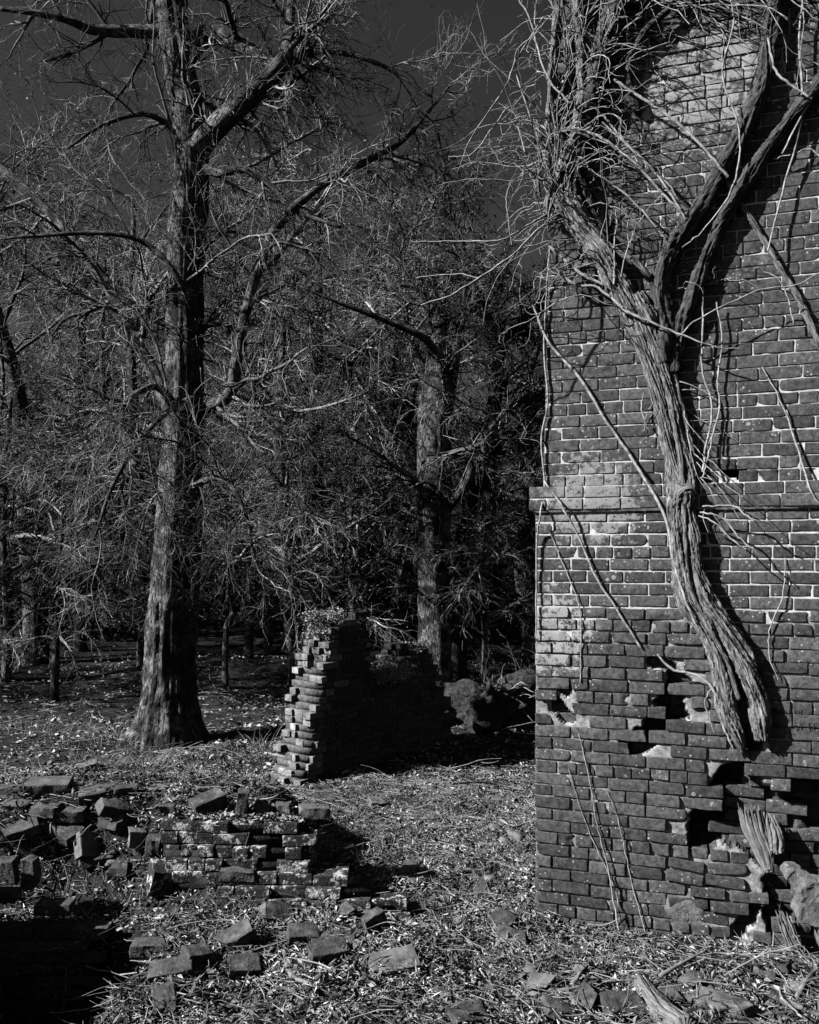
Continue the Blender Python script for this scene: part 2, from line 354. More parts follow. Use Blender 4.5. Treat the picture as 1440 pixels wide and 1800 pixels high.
# ---------------------------------------------------------------- the brick tower on the right
tower = empty('brick_tower', tuple(U0), 'tall old brick tower with eroded holes and a projecting belt course, vine climbing its face', 'tower')
Tinv = Matrix.Translation(-Vector(U0))
CH = .065; Z0 = 2.028; ZB = Z0+3*CH+CH/2      # header course centre; belt underside
def seg_d(px, py, a, b):
    p = np.array([px, py], float); a = np.array(a, float); b = np.array(b, float)
    t = np.clip(np.dot(p-a, b-a)/max(np.dot(b-a, b-a), 1e-6), 0, 1); return np.linalg.norm(p-a-t*(b-a))
CAV = [((1108, 1316), (1190, 1252), 18, .14), ((1170, 1240), (1192, 1196), 17, .11), ((1285, 1372), (1240, 1475), 23, .24), ((1228, 1440), (1222, 1486), 14, .24),
       ((1310, 1430), (1400, 1490), 60, .055), ((1420, 1400), (1480, 1470), 34, .16), ((1318, 1300), (1312, 1345), 20, .10), ((1272, 829), (1302, 831), 9, .16),
       ((968, 1232), (1000, 1262), 11, .045), ((985, 1210), (1000, 1218), 8, .04), ((1390, 1560), (1440, 1600), 42, .06), ((1150, 1163), (1180, 1172), 10, .05),
       ((1300, 1640), (1320, 1600), 13, .04), ((1352, 1600), (1365, 1640), 12, .06), ((1248, 1600), (1258, 1570), 9, .06), ((1126, 1092), (1140, 1094), 6, .03), ((968, 645), (980, 652), 7, .04)]
def to_px(u, z):
    p = U0+UD*u; return 720+1440*p[0]/p[1], 980-(z-CAMZ)/p[1]*1440
CAVW = []
for a, b, r, d in CAV:
    ua, ub = wall_uz(*a), wall_uz(*b); CAVW.append((np.array(ua), np.array(ub), r/333, d))
def cavity(u, z):
    """depth of loss at wall position (arrays)"""
    u = np.asarray(u, float); z = np.asarray(z, float); D = np.zeros(np.broadcast(u, z).shape)
    un = u+.018*vnoise(u*30, z*30); zn = z+.018*vnoise(u*30+9, z*30+4)
    for a, b, r, d in CAVW:
        ab = b-a; t = np.clip(((un-a[0])*ab[0]+(zn-a[1])*ab[1])/max(ab@ab, 1e-6), 0, 1)
        q = np.hypot(un-a[0]-t*ab[0], zn-a[1]-t*ab[1]); D = np.maximum(D, d*(1-sm(r*.85, r*1.12, q)))
    return D
def face_off(z):      # outward offset of the brick faces: lower wall 0, belt proud, shaft set back and battered
    if z > ZB+2*CH: return -.03-.012*(z-ZB)
    if z > ZB: return .024
    return 0.0
cells = []
def wear(u, z): return .5+.5*float(vnoise(u*2.2+3, z*2.2))
kmin = -int(2.35/CH); kmax = int(3.45/CH); gw = np.random.default_rng(11)
for k in range(kmin, kmax):
    zc = Z0+k*CH; off = face_off(zc); left = {True: 0.0, False: -.0}[True]
    if zc > ZB+2*CH: left = .035+.022*(zc-ZB)
    elif zc > ZB: left = -.028
    header = (k % 6 == 0) and not (ZB < zc < ZB+2*CH)
    u = left; odd = (k % 2 == 0)
    # queen-closer / half bat at the corner of alternate courses
    first = .097 if (odd or header) else .197
    if header: first = .127
    w = first; j = 0
    while u < 1.75:
        kind = 'h' if w < .15 else 's'
        cells.append((u, w, zc, off, kind, k)); u += w
        w = (.097 if header else .197)*(1+gw.normal()*.03); j += 1
        if not header and gw.random() < .04: w = .097
vis = []
ruined = Acc(); nparts = 0; placed = []
for (u, w, zc, off, kind, k) in cells:
    uc = u+w/2; d = float(cavity(uc, zc)); px, py = to_px(uc, zc)
    if d > .15: continue
    wr = gw.random(); low = zc < 1.75
    o = off+.001+(abs(gw.normal())*.0012 if not low else gw.random()*.007)
    tilt = gw.normal()*(.008 if not low else .02); rz = gw.normal()*(.008 if not low else .02)
    base_w, kk = (.192, 's') if kind == 's' else (.086, 'h')
    eroded = .93 if (low and gw.random() < .25) else 1.0
    sx = (w-.0068)/base_w*(eroded if low else 1); sz = (1+gw.normal()*.018)*(.9 if (low and gw.random() < .2) else 1)
    
    if 1.66 < zc < ZB: sz *= .945; sx *= .985
    if px > 1190 and py > 1500 and d < .03: rz += gw.normal()*.05; tilt += gw.normal()*.05; o += gw.normal()*.006; sz *= .93; sx *= .95
    if .03 < d: o = off-d-gw.random()*.015; tilt += gw.normal()*.05; rz += gw.normal()*.09
    worn = gw.random() < (.55 if low else .12); n = gw.integers(14, 24) if (worn and kk == 's') else gw.integers(10, 18) if worn else gw.integers(0, 10); fl = gw.random() < .5
    org = U0+UD*uc+ND*(o-SD/2)+np.array([0, 0, zc+gw.normal()*.0012])
    M = Matrix.Translation(Vector(org)) @ frame((0, 0, 0), UD, -ND) @ Euler((rz*.5, tilt, rz)).to_matrix().to_4x4()
    if fl: M = M @ Matrix.Rotation(math.pi, 4, 'Y')
    M = M @ Matrix.Diagonal((sx, 1, sz, 1))
    inview = (px > 925) and (px < 1455) and (-20 < py < 1700)
    p = U0+UD*uc; size = w*SH/p[1]**2*(1 if inview else 0)*(1.0 if zc < ZB+2*CH else .999)
    # hidden behind the big stems counts less
    placed.append((size, kk, int(n), M, zc, uc))
placed.sort(key=lambda t: -(t[0]*(1.3 if t[1] == 'h' and t[4] < 2.3 else 1)))
for i, (size, kk, n, M, zc, uc) in enumerate(placed):
    M2 = Tinv @ M
    if i < 299: place(kk, n, M2, M_brick, tower)
    else: bake(ruined, kk, n, M2)
# left flank of the tower, running back from the corner
for k in range(kmin, kmax):
    zc = Z0+k*CH; left = 0.0
    if zc > ZB+2*CH: left = .035+.022*(zc-ZB)
    elif zc > ZB: left = -.028
    d0 = SD-face_off(zc)+.004; w = .097 if k % 2 else .197; dd = d0
    while dd < 2.6:
        org = U0+UD*(left+SD/2+gw.normal()*.003)-ND*(dd+w/2)+np.array([0, 0, zc]); kk = 's' if w > .15 else 'h'
        ex = -ND; M = Matrix.Translation(Vector(org)) @ frame((0, 0, 0), ex, UD) @ Matrix.Diagonal(((w-.009)/(.188 if kk == 's' else .086), 1, 1, 1))
        bake(ruined, kk, int(gw.integers(0, 10)), Tinv @ M); dd += w; w = .197 if k % 6 else .097
tag(ruined.build('brick', M_brickj, tower), kind='stuff')
# mortar bed between and behind the bricks
us = np.arange(.006, 1.80, .011); zs = np.arange(-.45, 5.55, .011); UU, ZZ = np.meshgrid(us, zs)
offm = np.where(ZZ > ZB+2*CH, -.03-.012*(ZZ-ZB), np.where(ZZ > ZB, .024, 0.0))
leftm = np.where(ZZ > ZB+2*CH, .035+.022*(ZZ-ZB), np.where(ZZ > ZB, -.028, 0.0))
flush = .0026+.0006*vnoise(UU*9, ZZ*9)+.0012*fbm(UU*60, ZZ*60)+.006*sm(ZB+.1, ZB+1.8, ZZ)*np.clip(vnoise(UU*2.3, ZZ*2.3)+.2, 0, 1)
ero = sm(1.72, 1.45, ZZ)*(.005+.006*vnoise(UU*3+7, ZZ*3))+.002*np.clip(vnoise(UU*1.7, ZZ*1.7), 0, 1)
plas = np.exp(-(((UU-wall_uz(1200, 1580)[0])/.13)**2+((ZZ-wall_uz(1200, 1600)[1])/.08)**2)**1.5)*.017*(1+.5*fbm(UU*14, ZZ*14))
plas = plas+np.exp(-((UU-wall_uz(965, 1250)[0])/.1)**2-((ZZ-wall_uz(965, 1240)[1])/.06)**2)*.002
cv = cavity(UU, ZZ); dep = flush+ero-plas+np.where(cv > .03, cv+.03+.015*vnoise(UU*25, ZZ*25), cv*.5)
Pm = U0+UD*(UU+leftm*(1-UU/1.8))[..., None]+ND*(offm-dep)[..., None]; Pm[..., 2] = ZZ
im = np.arange(UU.size).reshape(UU.shape); Qm = np.stack([im[:-1, :-1], im[:-1, 1:], im[1:, 1:], im[1:, :-1]], -1).reshape(-1, 4)
mm_ = mesh('mortar', Pm.reshape(-1, 3)-U0, Qm, M_mortar, True); mm_.materials.append(M_mortar2); mm_.materials.append(M_inner); mm_.materials.append(M_plaster)
ci = np.where(cv > .003, 2, np.where(ZZ+.10*vnoise(UU*5, ZZ*5)+.05*vnoise(UU*19, ZZ*19) < 1.66, np.where(plas > .004, 3, 1), 0))
mm_.polygons.foreach_set('material_index', ci[:-1, :-1].ravel().astype(np.int32)); obj('mortar', mm_, tower)
def oriented_box(acc, u0, u1, d0, d1, z0, z1):
    c = [U0+UD*u-ND*d+np.array([0, 0, z]) for u in (u0, u1) for d in (d0, d1) for z in (z0, z1)]
    acc.add(np.array(c)-U0, np.array([[0, 1, 3, 2], [4, 6, 7, 5], [0, 4, 5, 1], [2, 3, 7, 6], [0, 2, 6, 4], [1, 5, 7, 3]]))
ac = Acc(); oriented_box(ac, .012, .085, .03, 2.6, -.5, ZB); oriented_box(ac, -.016, .085, .005, 2.6, ZB+.002, ZB+2*CH-.002)
oriented_box(ac, .016+.08, 2.4, .30, 2.6, -.5, 5.45); oriented_box(ac, 1.80, 2.4, .006, .299, -.5, 5.45)
for q in range(10):
    a, b = ZB+2*CH+q*.31, ZB+2*CH+(q+1)*.31; oriented_box(ac, .05+.022*(a-ZB), .095, .07+.012*(b-ZB), 2.6, a, b-.002)
ac.build('core', M_mortar, tower)
# small scratched letters on two bricks beside the cut vine
def letters(txt, px0, py0, px1, hpx, slope=.05):
    G = {'F': [[(0, 0), (0, 1), (1, 1)], [(0, .5), (.7, .5)]], 'E': [[(1, 0), (0, 0), (0, 1), (1, 1)], [(0, .5), (.7, .5)]], 'L': [[(0, 1), (0, 0), (1, 0)]],
         'I': [[(.5, 0), (.5, 1)]], 'N': [[(0, 0), (0, 1), (1, 0), (1, 1)]], 'V': [[(0, 1), (.5, 0), (1, 1)]], 'T': [[(.4, 0), (.4, 1)], [(-.1, 1), (.9, 1)]],
         'a': [[(0, 0), (.1, .8), (.8, .8), (.6, .4), (.1, .4)], [(.6, .4), (.9, 0)]], 'G': [[(1, .9), (.3, 1), (0, .5), (.3, 0), (1, .1), (1, .5), (.6, .5)]], '.': [[(.4, 0), (.5, .08)]],
         'S': [[(1, 1), (.1, .9), (.2, .55), (.9, .45), (.9, .05), (0, 0)]], '/': [[(0, 0), (.6, 1)]], 'I.': []}
    a = Acc(); n = len(txt); w = (px1-px0)/n
    for i, ch in enumerate(txt):
        for st in G.get(ch, []):
            pts = [wallpt(px0+w*(i+.12+.6*x), py0+slope*w*i+hpx*(1-y), .007) for x, y in st]
            P = np.array(pts)[None]; V, Q_ = tubes(P, np.full((1, len(pts)), .0019), 5); a.add(V-U0, Q_)
    return a
letters('TFaLIN', 1361, 1246, 1412, 11).build('carved_lettering', M_groove, tower)['label'] = 'letters scratched into a brick face'
letters('EG.', 1364, 1268, 1390, 11).build('carved_lettering', M_groove, tower)['label'] = 'initials scratched into a brick face'
letters('SI.FF', 1396, 1270, 1438, 11).build('carved_lettering', M_groove, tower)['label'] = 'faint letters scratched beside the initials'

# ---------------------------------------------------------------- the climbing vine
def setback(z): return (.03+.012*(z-ZB)) if z > ZB+2*CH else 0.0
def vp(px, py, wpx, off): p = wallpt(px, py, off); p = wallpt(px, py, off-setback(p[2])); return [p[0], p[1], p[2], wpx/2/1440*p[1]]
vine = empty('climbing_vine', tuple(wallpt(1310, 1310, .05)), 'huge leafless old vine with twisted cut trunks climbing the brick tower', 'vine')
vb = np.array(vine.location)
def stem(pts, m=M_vine, sides=44, amp=.34, seed=0, lobes=11, seg=.012, twist=2.6, name='stem', gn=.26, fine=.12, stretch=7):
    a = Acc(); P, r = hero(a, [vp(p[0], p[1], p[2], p[3]*.8) for p in pts], sides, seg, amp, lobes, None, seed, twist, gn, True, stretch, fine); a.build(name, m, vine, True, vb, True); return P
stem([(1306, 1322, 8, .03), (1296, 1290, 22, .04), (1281, 1250, 27, .05), (1272, 1200, 27, .05), (1261, 1150, 26, .06), (1240, 1100, 28, .06), (1210, 1055, 30, .06), (1197, 1000, 26, .06), (1193, 950, 25, .05), (1187, 900, 22, .05), (1191, 868, 24, .06), (1186, 835, 22, .06), (1172, 760, 19, .05), (1160, 700, 18, .05), (1142, 640, 20, .05), (1114, 560, 26, .06), (1088, 500, 30, .06), (1058, 448, 32, .06), (1012, 385, 36, .06), (988, 345, 36, .06)], seed=1, sides=64, seg=.009)
stem([(1341, 1300, 24, .04), (1336, 1250, 29, .05), (1321, 1200, 28, .05), (1300, 1150, 32, .05), (1271, 1100, 28, .06), (1243, 1055, 27, .06), (1225, 1000, 23, .06), (1221, 950, 22, .06), (1213, 900, 17, .06), (1214, 870, 19, .07), (1214, 830, 16, .06), (1192, 760, 18, .05), (1180, 700, 18, .05), (1164, 640, 20, .05), (1142, 570, 28, .06), (1118, 520, 26, .06)], seed=2, sides=64, seg=.009)
stem([(1226, 845, 8, .05), (1210, 760, 10, .05), (1195, 700, 8, .05), (1180, 640, 9, .05), (1165, 600, 9, .06)], seed=33, sides=14, gn=.1)
stem([(1172, 800, 7, .05), (1160, 740, 8, .06), (1150, 700, 9, .06), (1135, 640, 10, .07), (1108, 580, 10, .07), (1088, 535, 11, .08), (1060, 480, 12, .08)], seed=3, sides=16, gn=.1)
stem([(1300, 1230, 7, .1), (1272, 1150, 8, .10), (1238, 1090, 8, .11), (1210, 1020, 8, .10), (1206, 950, 7, .09), (1202, 890, 8, .09), (1196, 800, 8, .09), (1180, 720, 8, .09)], seed=31, sides=14, gn=.1)
stem([(1190, 880, 14, .08), (1198, 866, 20, .09), (1212, 860, 18, .09), (1221, 872, 13, .07)], seed=4, sides=28)
stem([(1183, 846, 7, .08), (1196, 858, 11, .10), (1206, 872, 12, .10), (1204, 890, 8, .08)], seed=34, sides=18)
stem([(1172, 640, 30, .05), (1164, 560, 28, .05), (1162, 500, 26, .05), (1180, 440, 25, .05), (1222, 375, 24, .05), (1266, 300, 23, .05), (1308, 225, 23, .05), (1340, 150, 22, .05), (1350, 70, 24, .05), (1372, -20, 25, .06)], M_vined, seed=5, amp=.42, gn=.34)
stem([(1184, 655, 17, .05), (1196, 585, 19, .05), (1216, 520, 20, .05), (1246, 440, 18, .05), (1284, 365, 18, .05), (1330, 290, 19, .05), (1385, 215, 20, .05), (1440, 150, 22, .05), (1490, 90, 22, .05)], M_vined, seed=6, amp=.42, gn=.34)
stem([(990, 350, 26, .06), (984, 300, 24, .06), (975, 250, 20, .06), (970, 190, 16, .06), (972, 120, 14, .08), (980, 40, 14, .1), (990, -40, 14, .1)], seed=7)
stem([(1004, 355, 24, .05), (1010, 300, 26, .05), (1030, 225, 28, .06), (1048, 150, 32, .07), (1068, 70, 32, .08), (1092, 0, 32, .08), (1120, -60, 30, .08)], M_vined, seed=8, amp=.45, gn=.3)
stem([(1000, 300, 15, .10), (1008, 240, 16, .11), (1022, 170, 15, .12), (1020, 90, 13, .12), (1012, 0, 12, .12), (1010, -50, 12, .12)], seed=9, sides=20)
stem([(962, 380, 11, .09), (968, 340, 14, .1), (985, 300, 15, .11), (1004, 258, 14, .12), (1040, 225, 10, .1)], seed=10, sides=20)
stem([(1074, 432, 13, .03), (1050, 390, 14, .04), (1032, 340, 12, .06), (1014, 300, 10, .1)], M_vined, seed=11, sides=20)
stem([(1145, 487, 7, .08), (1112, 458, 9, .10), (1078, 438, 10, .10), (1040, 405, 10, .10), (1000, 380, 9, .12), (975, 372, 6, .12)], seed=12, sides=16)
stem([(1272, 310, 7, .03), (1300, 355, 8, .03), (1345, 425, 8, .03), (1395, 510, 9, .03), (1430, 580, 10, .03), (1462, 660, 10, .03)], seed=13, sides=16)
stem([(948, 350, 7, .10), (946, 318, 6, .13), (950, 275, 6, .14), (943, 248, 5, .14), (1000, 232, 7, .14), (1040, 242, 5, .13)], seed=14, sides=12)
stem([(1100, 170, 13, .05), (1120, 190, 12, .05), (1105, 130, 9, .06), (1130, 60, 9, .08), (1180, 10, 9, .08), (1200, -40, 9, .08)], M_vined, seed=15, sides=14)
gv = np.random.default_rng(21)
def thin(acc, pts, sides=6, n=None):
    P = catmull(np.array([vp(*p) for p in pts]), n or len(pts)*5); P[:, :3] += gv.normal(size=(len(P), 3))*.0018
    V, Q_ = tubes(P[None, :, :3], np.maximum(P[None, :, 3]*.72, .0012), sides); acc.add(V, Q_)
NAMED = [
 [(966, 430, 4, .03), (961, 520, 4, .02), (956, 610, 5, .02), (963, 700, 5, .015), (952, 775, 5, .02), (958, 855, 5, .02), (950, 905, 5, .05), (944, 960, 5, .02), (943, 1060, 4, .02), (942, 1120, 3, .02)],
 [(936, 532, 5, .05), (964, 600, 7, .02), (1018, 662, 8, .02), (1062, 733, 7, .02), (1108, 800, 8, .02), (1146, 862, 8, .03), (1172, 915, 8, .05), (1184, 985, 8, .08), (1204, 1050, 7, .10), (1230, 1110, 6, .11)],
 [(956, 845, 5, .02), (990, 893, 6, .05), (1020, 950, 5, .02), (1048, 1015, 6, .02), (1090, 1080, 6, .02), (1126, 1138, 6, .02)],
 [(1155, 1150, 5, .03), (1185, 1178, 7, .04), (1232, 1190, 7, .05), (1262, 1225, 8, .06), (1270, 1270, 7, .05), (1290, 1318, 5, .04)],
 [(965, 930, 2, .01), (985, 980, 3, .01), (1012, 1045, 3, .012), (1021, 1100, 3, .012), (1020, 1200, 3, .012)],
 [(1018, 1290, 2, .01), (1030, 1340, 3, .012), (1042, 1400, 3, .015), (1052, 1460, 3, .02), (1070, 1530, 4, .03), (1085, 1620, 4, .05), (1100, 1690, 4, .1)],
 [(1068, 1390, 2, .01), (1086, 1440, 2, .012), (1100, 1500, 3, .012), (1115, 1570, 3, .012), (1135, 1640, 3, .02)],
 [(1000, 1350, 2, .01), (1020, 1420, 2, .012), (1048, 1490, 3, .012), (1080, 1560, 3, .02), (1092, 1620, 3, .03)],
 [(1340, 645, 3, .01), (1370, 700, 4, .02), (1400, 780, 5, .02), (1425, 860, 5, .03), (1450, 900, 4, .03)],
 [(1396, 570, 4, .05), (1376, 500, 4, .06), (1330, 470, 3, .08)],
 [(1235, 890, 5, .1), (1290, 890, 5, .12), (1310, 905, 4, .14), (1335, 917, 3, .15)],
 [(1230, 900, 5, .1), (1270, 910, 5, .13), (1300, 945, 4, .14), (1330, 972, 3, .15)],
 [(1228, 906, 4, .1), (1255, 918, 4, .12), (1290, 950, 4, .14), (1312, 966, 3, .15)],
 [(1258, 745, 4, .05), (1245, 800, 4, .07), (1236, 838, 4, .1)],
 [(1235, 500, 5, .05), (1236, 580, 5, .05), (1235, 650, 5, .04), (1252, 720, 5, .04), (1240, 790, 5, .05), (1236, 830, 5, .08)],
 [(1260, 530, 4, .04), (1270, 600, 4, .03), (1262, 670, 4, .03), (1265, 720, 4, .03), (1248, 780, 3, .05)],
 [(1380, 980, 2, .01), (1378, 1040, 3, .02), (1356, 1100, 3, .02), (1352, 1150, 3, .02), (1368, 1195, 2, .02)],
 [(1132, 690, 3, .03), (1128, 720, 4, .04), (1140, 755, 3, .03)], [(1262, 1195, 3, .05), (1240, 1230, 3, .06), (1248, 1262, 3, .06), (1256, 1290, 2, .05)],
 [(965, 375, 5, .10), (930, 395, 5, .2), (885, 420, 4, .3), (840, 424, 4, .3), (780, 424, 3, .3), (722, 425, 3, .3)],
 [(990, 385, 6, .12), (950, 400, 6, .2), (905, 445, 5, .3), (850, 483, 5, .35), (790, 520, 4, .4), (740, 535, 3, .4)],
 [(850, 490, 3, .35), (800, 482, 3, .35), (730, 488, 2, .35)], [(925, 275, 4, .2), (900, 190, 4, .2), (870, 220, 4, .25), (830, 270, 3, .3), (792, 275, 2, .3), (790, 282, 2, .3)],
 [(955, 30, 4, .15), (905, 110, 4, .2), (890, 150, 4, .25), (830, 240, 3, .3), (805, 300, 2, .3)], [(1000, 180, 5, .2), (960, 130, 5, .2), (930, 30, 4, .2), (912, 0, 3, .2)],
 [(948, 250, 4, .14), (905, 110, 4, .2), (940, 60, 4, .2), (975, 20, 3, .2)], [(900, 430, 3, .25), (890, 360, 3, .3), (900, 320, 2, .3), (935, 300, 3, .2)],
 [(1280, 310, 8, .08), (1242, 265, 7, .10), (1190, 215, 8, .10), (1140, 180, 7, .10), (1080, 140, 6, .10)],
 [(1200, 375, 6, .1), (1165, 340, 6, .11), (1120, 290, 7, .11), (1060, 245, 7, .12), (1015, 225, 6, .12)],
 [(1205, 385, 5, .1), (1180, 330, 5, .11), (1148, 300, 6, .11), (1110, 262, 6, .12), (1060, 215, 5, .12)],
 [(1197, 368, 6, .12), (1150, 300, 5, .12), (1100, 250, 5, .12), (1062, 205, 5, .12)],
 [(1170, 420, 4, .08), (1130, 370, 5, .1), (1085, 330, 5, .11), (1040, 300, 5, .12), (1010, 280, 5, .12)],
 [(1200, 435, 4, .08), (1240, 400, 4, .08), (1290, 325, 5, .1), (1300, 230, 4, .1), (1270, 130, 4, .1), (1290, 40, 4, .1), (1280, -20, 3, .1)],
 [(1350, 440, 4, .07), (1375, 340, 5, .05), (1410, 200, 6, .06), (1405, 80, 5, .06), (1412, -10, 5, .06)],
 [(1350, 60, 5, .1), (1362, 120, 6, .1), (1385, 145, 6, .1), (1420, 170, 5, .1)], [(1375, 270, 5, .08), (1425, 175, 6, .06), (1450, 140, 6, .06)],
 [(1360, 280, 3, .05), (1398, 270, 4, .05), (1425, 262, 4, .05), (1450, 285, 5, .05)], [(1080, 500, 6, .1), (1080, 440, 4, .1), (1085, 380, 4, .08)],
 [(1092, 545, 9, .10), (1130, 560, 6, .12), (1190, 585, 5, .13), (1260, 610, 3, .13), (1300, 612, 2, .13)], [(1190, 595, 5, .1), (1230, 560, 4, .12), (1330, 512, 3, .12), (1400, 500, 3, .12), (1440, 480, 3, .1)],
 [(975, 470, 8, .1), (1010, 500, 8, .08), (1050, 505, 6, .08), (1095, 540, 7, .1)], [(962, 430, 7, .1), (985, 450, 9, .1), (1020, 480, 8, .1), (1060, 500, 7, .1)]]
for pts in NAMED:
    a = Acc(); thin(a, pts); a.build('shoot', M_tend, vine, True, vb)
# the mass of tangled shoots, grown outward from the stems
def uvd(P): return P
src = []
for pts in ([(1012, 385, 10, .06), (985, 330, 10, .06), (980, 260, 10, .06), (985, 180, 10, .06), (1000, 90, 10, .06), (1010, 0, 10, .07), (1015, -60, 10, .07)], [(1000, 350, 9, .06), (1030, 225, 10, .06), (1050, 130, 10, .07), (1080, 40, 10, .07), (1110, -40, 10, .07)],
            [(1130, 575, 9, .06), (1090, 500, 9, .06), (1040, 420, 9, .06), (1000, 370, 9, .06), (985, 340, 9, .06), (985, 300, 9, .06), (985, 260, 9, .06)], [(1000, 60, 9, .07), (1100, 10, 9, .07), (1200, -20, 9, .06), (1300, -40, 9, .06), (1440, -60, 9, .06)]):
    P = catmull(np.array([vp(*p) for p in pts]), 9); src.append(P)
src = np.array(src); sp, sr = src[..., :3], np.full(src.shape[:2], .009)
tan_acc = Acc()
def keep_front(P):     # nothing grows into the masonry
    d = np.einsum('nkc,c->nk', P-U0, ND); u = np.einsum('nkc,c->nk', P-U0, UD)
    push = np.where(u > -.01, np.maximum(.014-d-np.where(P[..., 2] > ZB+2*CH, .03+.012*(P[..., 2]-ZB), 0), 0), 0); return P+push[..., None]*ND
a1, r1 = spawn(sp[:3], sr[:3], 95, (.25, .9), (20, 80), 14, .26, (-.25, .0, -.6), .45, rmin=.0028, g=gv, tmin=0.02); a1 = keep_front(a1)
a2, r2 = spawn(a1, r1, 330, (.12, .55), (20, 70), 11, .32, (0, -.0, -.5), .6, rmin=.0019, g=gv); a2 = keep_front(a2)
a3, r3 = spawn(sp, sr, 210, (.4, 1.2), (15, 60), 14, .17, (.6, 0, -1.0), .45, rmin=.0023, g=gv); a3 = keep_front(a3)
a4, r4 = spawn(a3, r3, 320, (.1, .45), (20, 70), 8, .22, (0, 0, -.3), .6, rmin=.0016, g=gv); a4 = keep_front(a4)
for P_, R__, s_ in ((a1, r1, 5), (a2, r2, 4), (a3, r3, 5), (a4, r4, 4)):
    V, Q_ = tubes(P_, R__, s_); tan_acc.add(V, Q_)
tag(tan_acc.build('tangled_shoots', M_tend, vine, True, vb), kind='stuff')
# fine aerial roots and short spurs along the lower wall face
fa = Acc(); base_l = np.array([[vp(1180, 600, 4, .04)[:3], vp(1200, 700, 4, .04)[:3], vp(1225, 830, 4, .04)[:3], vp(1240, 900, 4, .05)[:3]]])
f1, q1 = spawn(base_l, np.full((1, 4), .005), 26, (.2, .6), (30, 90), 9, .12, (.7, 0, -.7), .7, rmin=.002, g=gv); f1 = keep_front(f1)
V, Q_ = tubes(f1, q1, 4); fa.add(V, Q_); tag(fa.build('fine_shoots', M_tend, vine, True, vb), kind='stuff')

# ---------------------------------------------------------------- remains of the vine and blocks at the tower foot
def log(name, pts, label, cat, m=M_wood, sides=72, amp=.4, seed=0, lobes=26, twist=.2, seg=.01):
    PR = np.array(pts, float); b = PR[0, :3].copy(); a = Acc(); hero(a, PR, sides, seg, amp, lobes, None, seed, twist, .12, True, 9, .05)
    o = a.build(name, m, None, True, b, True); o.location = b; return tag(o, label, cat)
gs = np.random.default_rng(17)
def splinters(name, pts, n, label, cat, r0=.008):
    """wood torn into long fibres: each fibre follows the axis at its own place in the cross-section and breaks off at its own height"""
    PR = np.array(pts, float); b = PR[0, :3].copy(); D = catmull(PR, 14); a = Acc()
    for i in range(n):
        th = gs.random()*6.283; q = np.sqrt(gs.random())*.95; t1 = .70+.32*gs.random(); t0 = .0+.12*gs.random(); tt = np.linspace(t0, min(t1, 1), 12)*13
        j = np.minimum(tt.astype(int), 12); f = (tt-j)[:, None]; C_ = D[j]*(1-f)+D[j+1]*f
        o_ = UD[None]*np.cos(th)+ND[None]*np.sin(th)*.7; P = C_[:, :3]+o_*(C_[:, 3:4]*q)+gs.normal(size=(12, 3))*.0012+o_*.004*vnoise(tt*.5+i, i*3.3)[:, None]
        r = r0*(.5+.9*gs.random())*np.concatenate([np.linspace(.8, 1, 4), np.ones(5), [.85, .6, .15]]); V, Q_ = tubes(P[None], r[None], 6); a.add(V, Q_, np.stack([np.tile(np.arange(6)*.004, 12), np.repeat(np.arange(12)*.02, 6)], 1)+i*.37)
    o = a.build(name, M_wood, None, False, b, True); o.location = b; return tag(o, label, cat)
splinters('vine_stump', [vp(1352, 1534, 16, .05), vp(1342, 1495, 34, .03), vp(1326, 1455, 42, .02), vp(1316, 1414, 44, .02)], 130, 'splintered grey vine stump set in the hole at the foot of the tower', 'stump')
splinters('split_wood', [vp(1364, 1500, 24, .05), vp(1362, 1468, 26, .03), vp(1352, 1430, 18, .02)], 60, 'shorter splintered piece of grey wood just right of the stump in the tower hole', 'wood')
splinters('dead_stub', [vp(1398, 1665, 30, .10), vp(1385, 1636, 24, .08), vp(1372, 1600, 20, .06)], 50, 'small fibrous dead root stub low on the tower near the big stone', 'root', .004)
p0 = ground_at(1126, 1738); p1 = ground_at(1205, 1830)
log('fallen_log', [[p0[0], p0[1], p0[2]+.03, .030], [*(p0*.5+p1*.5)[:2], .04, .042], [p1[0], p1[1], p1[2]+.04, .045]], 'short weathered piece of barkless log lying at the bottom edge in front of the tower', 'log', seed=6)
def stone(name, loc, size, rot, m, label, cat='stone', group=None, seed=0, parent=None, rgh=.5, sub=4):
    import bmesh
    bm = bmesh.new(); bmesh.ops.create_icosphere(bm, subdivisions=sub, radius=1)
    V = np.array([v.co[:] for v in bm.verts]); F = np.array([[v.index for v in f.verts] for f in bm.faces]); bm.free()
    p = 4.5; V = V/((np.abs(V)**p).sum(1)**(1/p))[:, None]
    V = V*(1+rgh*fbm(V[:, 0]*1.3+seed*5, V[:, 1]*1.3, V[:, 2]*1.3)[:, None])+.07*np.stack([vnoise(V[:, 0]*4+seed, V[:, 1]*4, V[:, 2]*4)]*3, 1)
    o = obj(name, mesh(name, V*np.array(size)/2, F, m, False)); o.location = loc; o.rotation_euler = rot
    return tag(o, label, cat, group)
